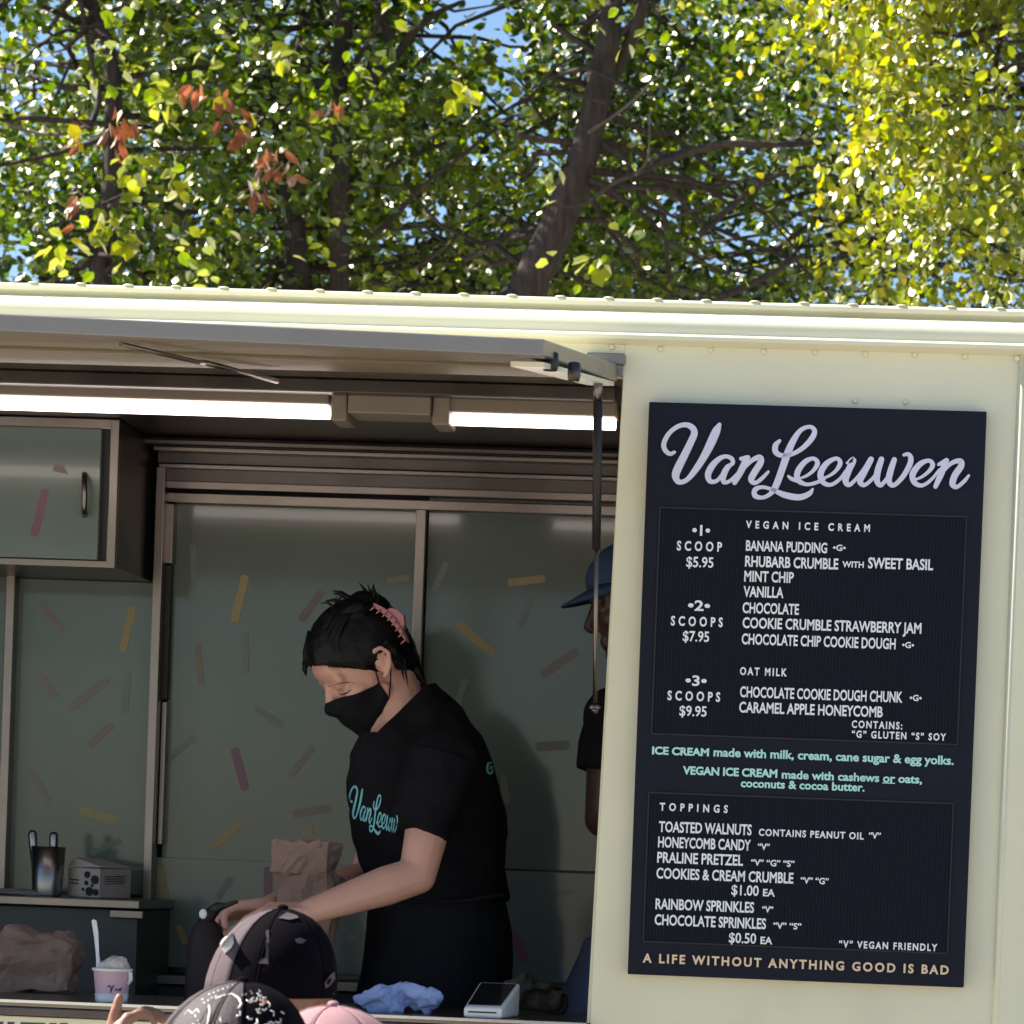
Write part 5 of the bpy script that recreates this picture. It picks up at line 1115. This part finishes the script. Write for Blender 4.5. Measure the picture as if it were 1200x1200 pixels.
tC = tree('tree with a thick dark leaning trunk in the middle of the foliage', [(590, 430), (616, 345), (646, 280), (672, 215), (690, 160), (703, 90), (716, 20)], 7.4, [50, 46, 42, 38, 34, 30, 26], ((P(690, 60, 7.6).x, 8.4, zT + .7), (1.8, 1.5, 1.8), (480, 900)), 9500, .054, green,
     [([(700, 110), (722, 75), (745, 35), (760, -10)], 7.4, (20, 13)), ([(640, 240), (680, 236), (720, 215), (745, 208), (770, 190), (810, 174), (860, 170), (930, 172), (965, 160)], 7.2, (5, 7)), ([(765, 192), (800, 176), (850, 170), (900, 174), (960, 162)], 7.25, (13, 5)), ([(690, 155), (720, 130), (750, 112), (765, 98)], 7.1, (4, 2.5)), ([(820, 275), (860, 235), (900, 212), (940, 200), (980, 205)], 7.6, (9, 4)), ([(745, 205), (758, 180), (762, 130)], 7.1, (3.5, 2)),
      ([(600, 125), (625, 105), (645, 85), (675, 70)], 7.5, (5, 3)), ([(840, 350), (890, 325), (940, 300)], 7.6, (10, 5))], grp)
tD = tree('tree with paler yellow-green drooping foliage at the upper right', [(1290, 430), (1285, 340), (1275, 250), (1262, 160), (1245, 60), (1230, 0)], 6.9, [20, 18, 17, 15, 13, 10], ((P(1125, 40, 6.7).x, 6.7, zT + .78), (.60, .7, 1.35), (950, 1210)), 25000, .046, yellow, [([(1235, 150), (1190, 110), (1150, 90), (1110, 84)], 6.9, (6, 3))], grp, kinds=(4, 5, 6, 5), tint_hi=.95, hang=True, dark=.07, single_win=(960, 1205, 0, 250))
tE = tree('shaded green tree half covered by the yellow-green one, far right', [(1040, 430), (1035, 340), (1030, 250), (1022, 160), (1010, 60), (1005, 0)], 9.6, [16, 15, 14, 13, 12, 10], ((P(1010, 80, 9.6).x, 9.9, zT + .6), (2.2, 1.5, 2.0), (780, 1000)), 20000, .055, green, (), grp, nsingle=50, dark=-.08)
tF = tree('distant green tree seen through the gap left of the leaning trunk', [(520, 430), (524, 340), (528, 250), (520, 180), (515, 130), (512, 80)], 10.6, [12, 11, 10, 9, 8, 6], ((P(500, 250, 10.6).x, 10.9, zT - .45), (2.0, 1.4, 1.05), (430, 600)), 9500, .054, green, (), grp, nsingle=30, dark=-.05, single_win=(430, 620, 150, 330))
tG = tree('distant dark tree behind the left-hand trunks', [(210, 430), (214, 340), (208, 250), (204, 170), (200, 100), (200, 40)], 10.4, [14, 13, 12, 11, 10, 8], ((P(200, 150, 10.4).x, 10.8, zT + .1), (2.4, 1.4, 1.6), (0, 400)), 15000, .054, green, (), grp, nsingle=30, dark=-.05)
tH = tree('distant green tree between the leaning trunk and the yellow-green tree', [(800, 430), (796, 340), (804, 250), (800, 170), (800, 100), (800, 40)], 11.2, [14, 13, 12, 11, 10, 8], ((P(830, 110, 11.2).x, 11.5, zT + .1), (2.4, 1.3, 1.6), (650, 900)), 15000, .054, green, (), grp, nsingle=30, dark=-.05)
# withered sprays and bright sprays that catch the eye
for (x, y, n, k, T, Yl) in ((138, 145, 14, 7, tA, 6.6), (85, 150, 9, 7, tA, 6.6), (88, 240, 7, 7, tA, 6.6), (232, 105, 7, 8, tA, 6.7), (262, 112, 9, 7, tB, 6.9), (280, 150, 10, 7, tB, 6.9), (312, 185, 10, 8, tB, 6.9), (335, 192, 8, 8, tB, 6.9), (295, 220, 12, 7, tB, 6.9), (390, 120, 6, 8, tB, 6.9), (190, 110, 12, 2, tA, 6.4), (192, 135, 9, 3, tA, 6.4), (120, 262, 14, 5, tA, 6.4), (145, 285, 8, 5, tA, 6.4), (72, 295, 6, 6, tA, 6.4), (335, 60, 9, 5, tB, 6.8), (538, 115, 12, 5, tC, 6.3), (700, 300, 8, 2, tC, 6.2), (655, 210, 6, 2, tC, 6.3), (160, 205, 12, 5, tA, 6.5), (205, 205, 10, 5, tA, 6.5), (1000, 175, 6, 6, tD, 5.9)):
    for j in range(n): add_leaf(k if random.random() < .8 else max(0, k - 1), P(x + random.gauss(0, 8), y + random.gauss(0, 11), Yl + random.gauss(0, .06)), .072 if k < 7 else .08, T, droop=.8 if k < 7 else 1.5)

# unseen tree copies added behind the viewpoint to block low sky and dim panel reflections
def copy_tree(src, loc, ang, label, sc_=1.0):
    c = src.copy(); COL.objects.link(c); c.location = loc; c.rotation_euler = (0, 0, ang); c.scale = (sc_,) * 3; c['label'] = label; c['group'] = 'added sky-blocking trees behind the viewpoint'; ORG[c.name] = tuple(loc)
    for ch in src.children:
        if ch.name.split('.')[0] in ('trunk', 'crown', 'branch'):
            d = ch.copy(); COL.objects.link(d); d.parent = c
PLACES = ('first from the left', 'second from the left', 'third from the left', 'directly behind the viewpoint', 'second from the right', 'nearest to the trailer on the left', 'last on the right')
for i, (x, y, t) in enumerate(((-13, -19, tG), (-8, -21, tA), (-3.5, -19.5, tC), (1.5, -21, tB), (6, -19, tH), (-17, -16, tC), (11, -20, tA))):
    copy_tree(t, (x, y, 0), 1.3 * i, 'added unseen green tree blocking low sky, ' + PLACES[i], 1.35)
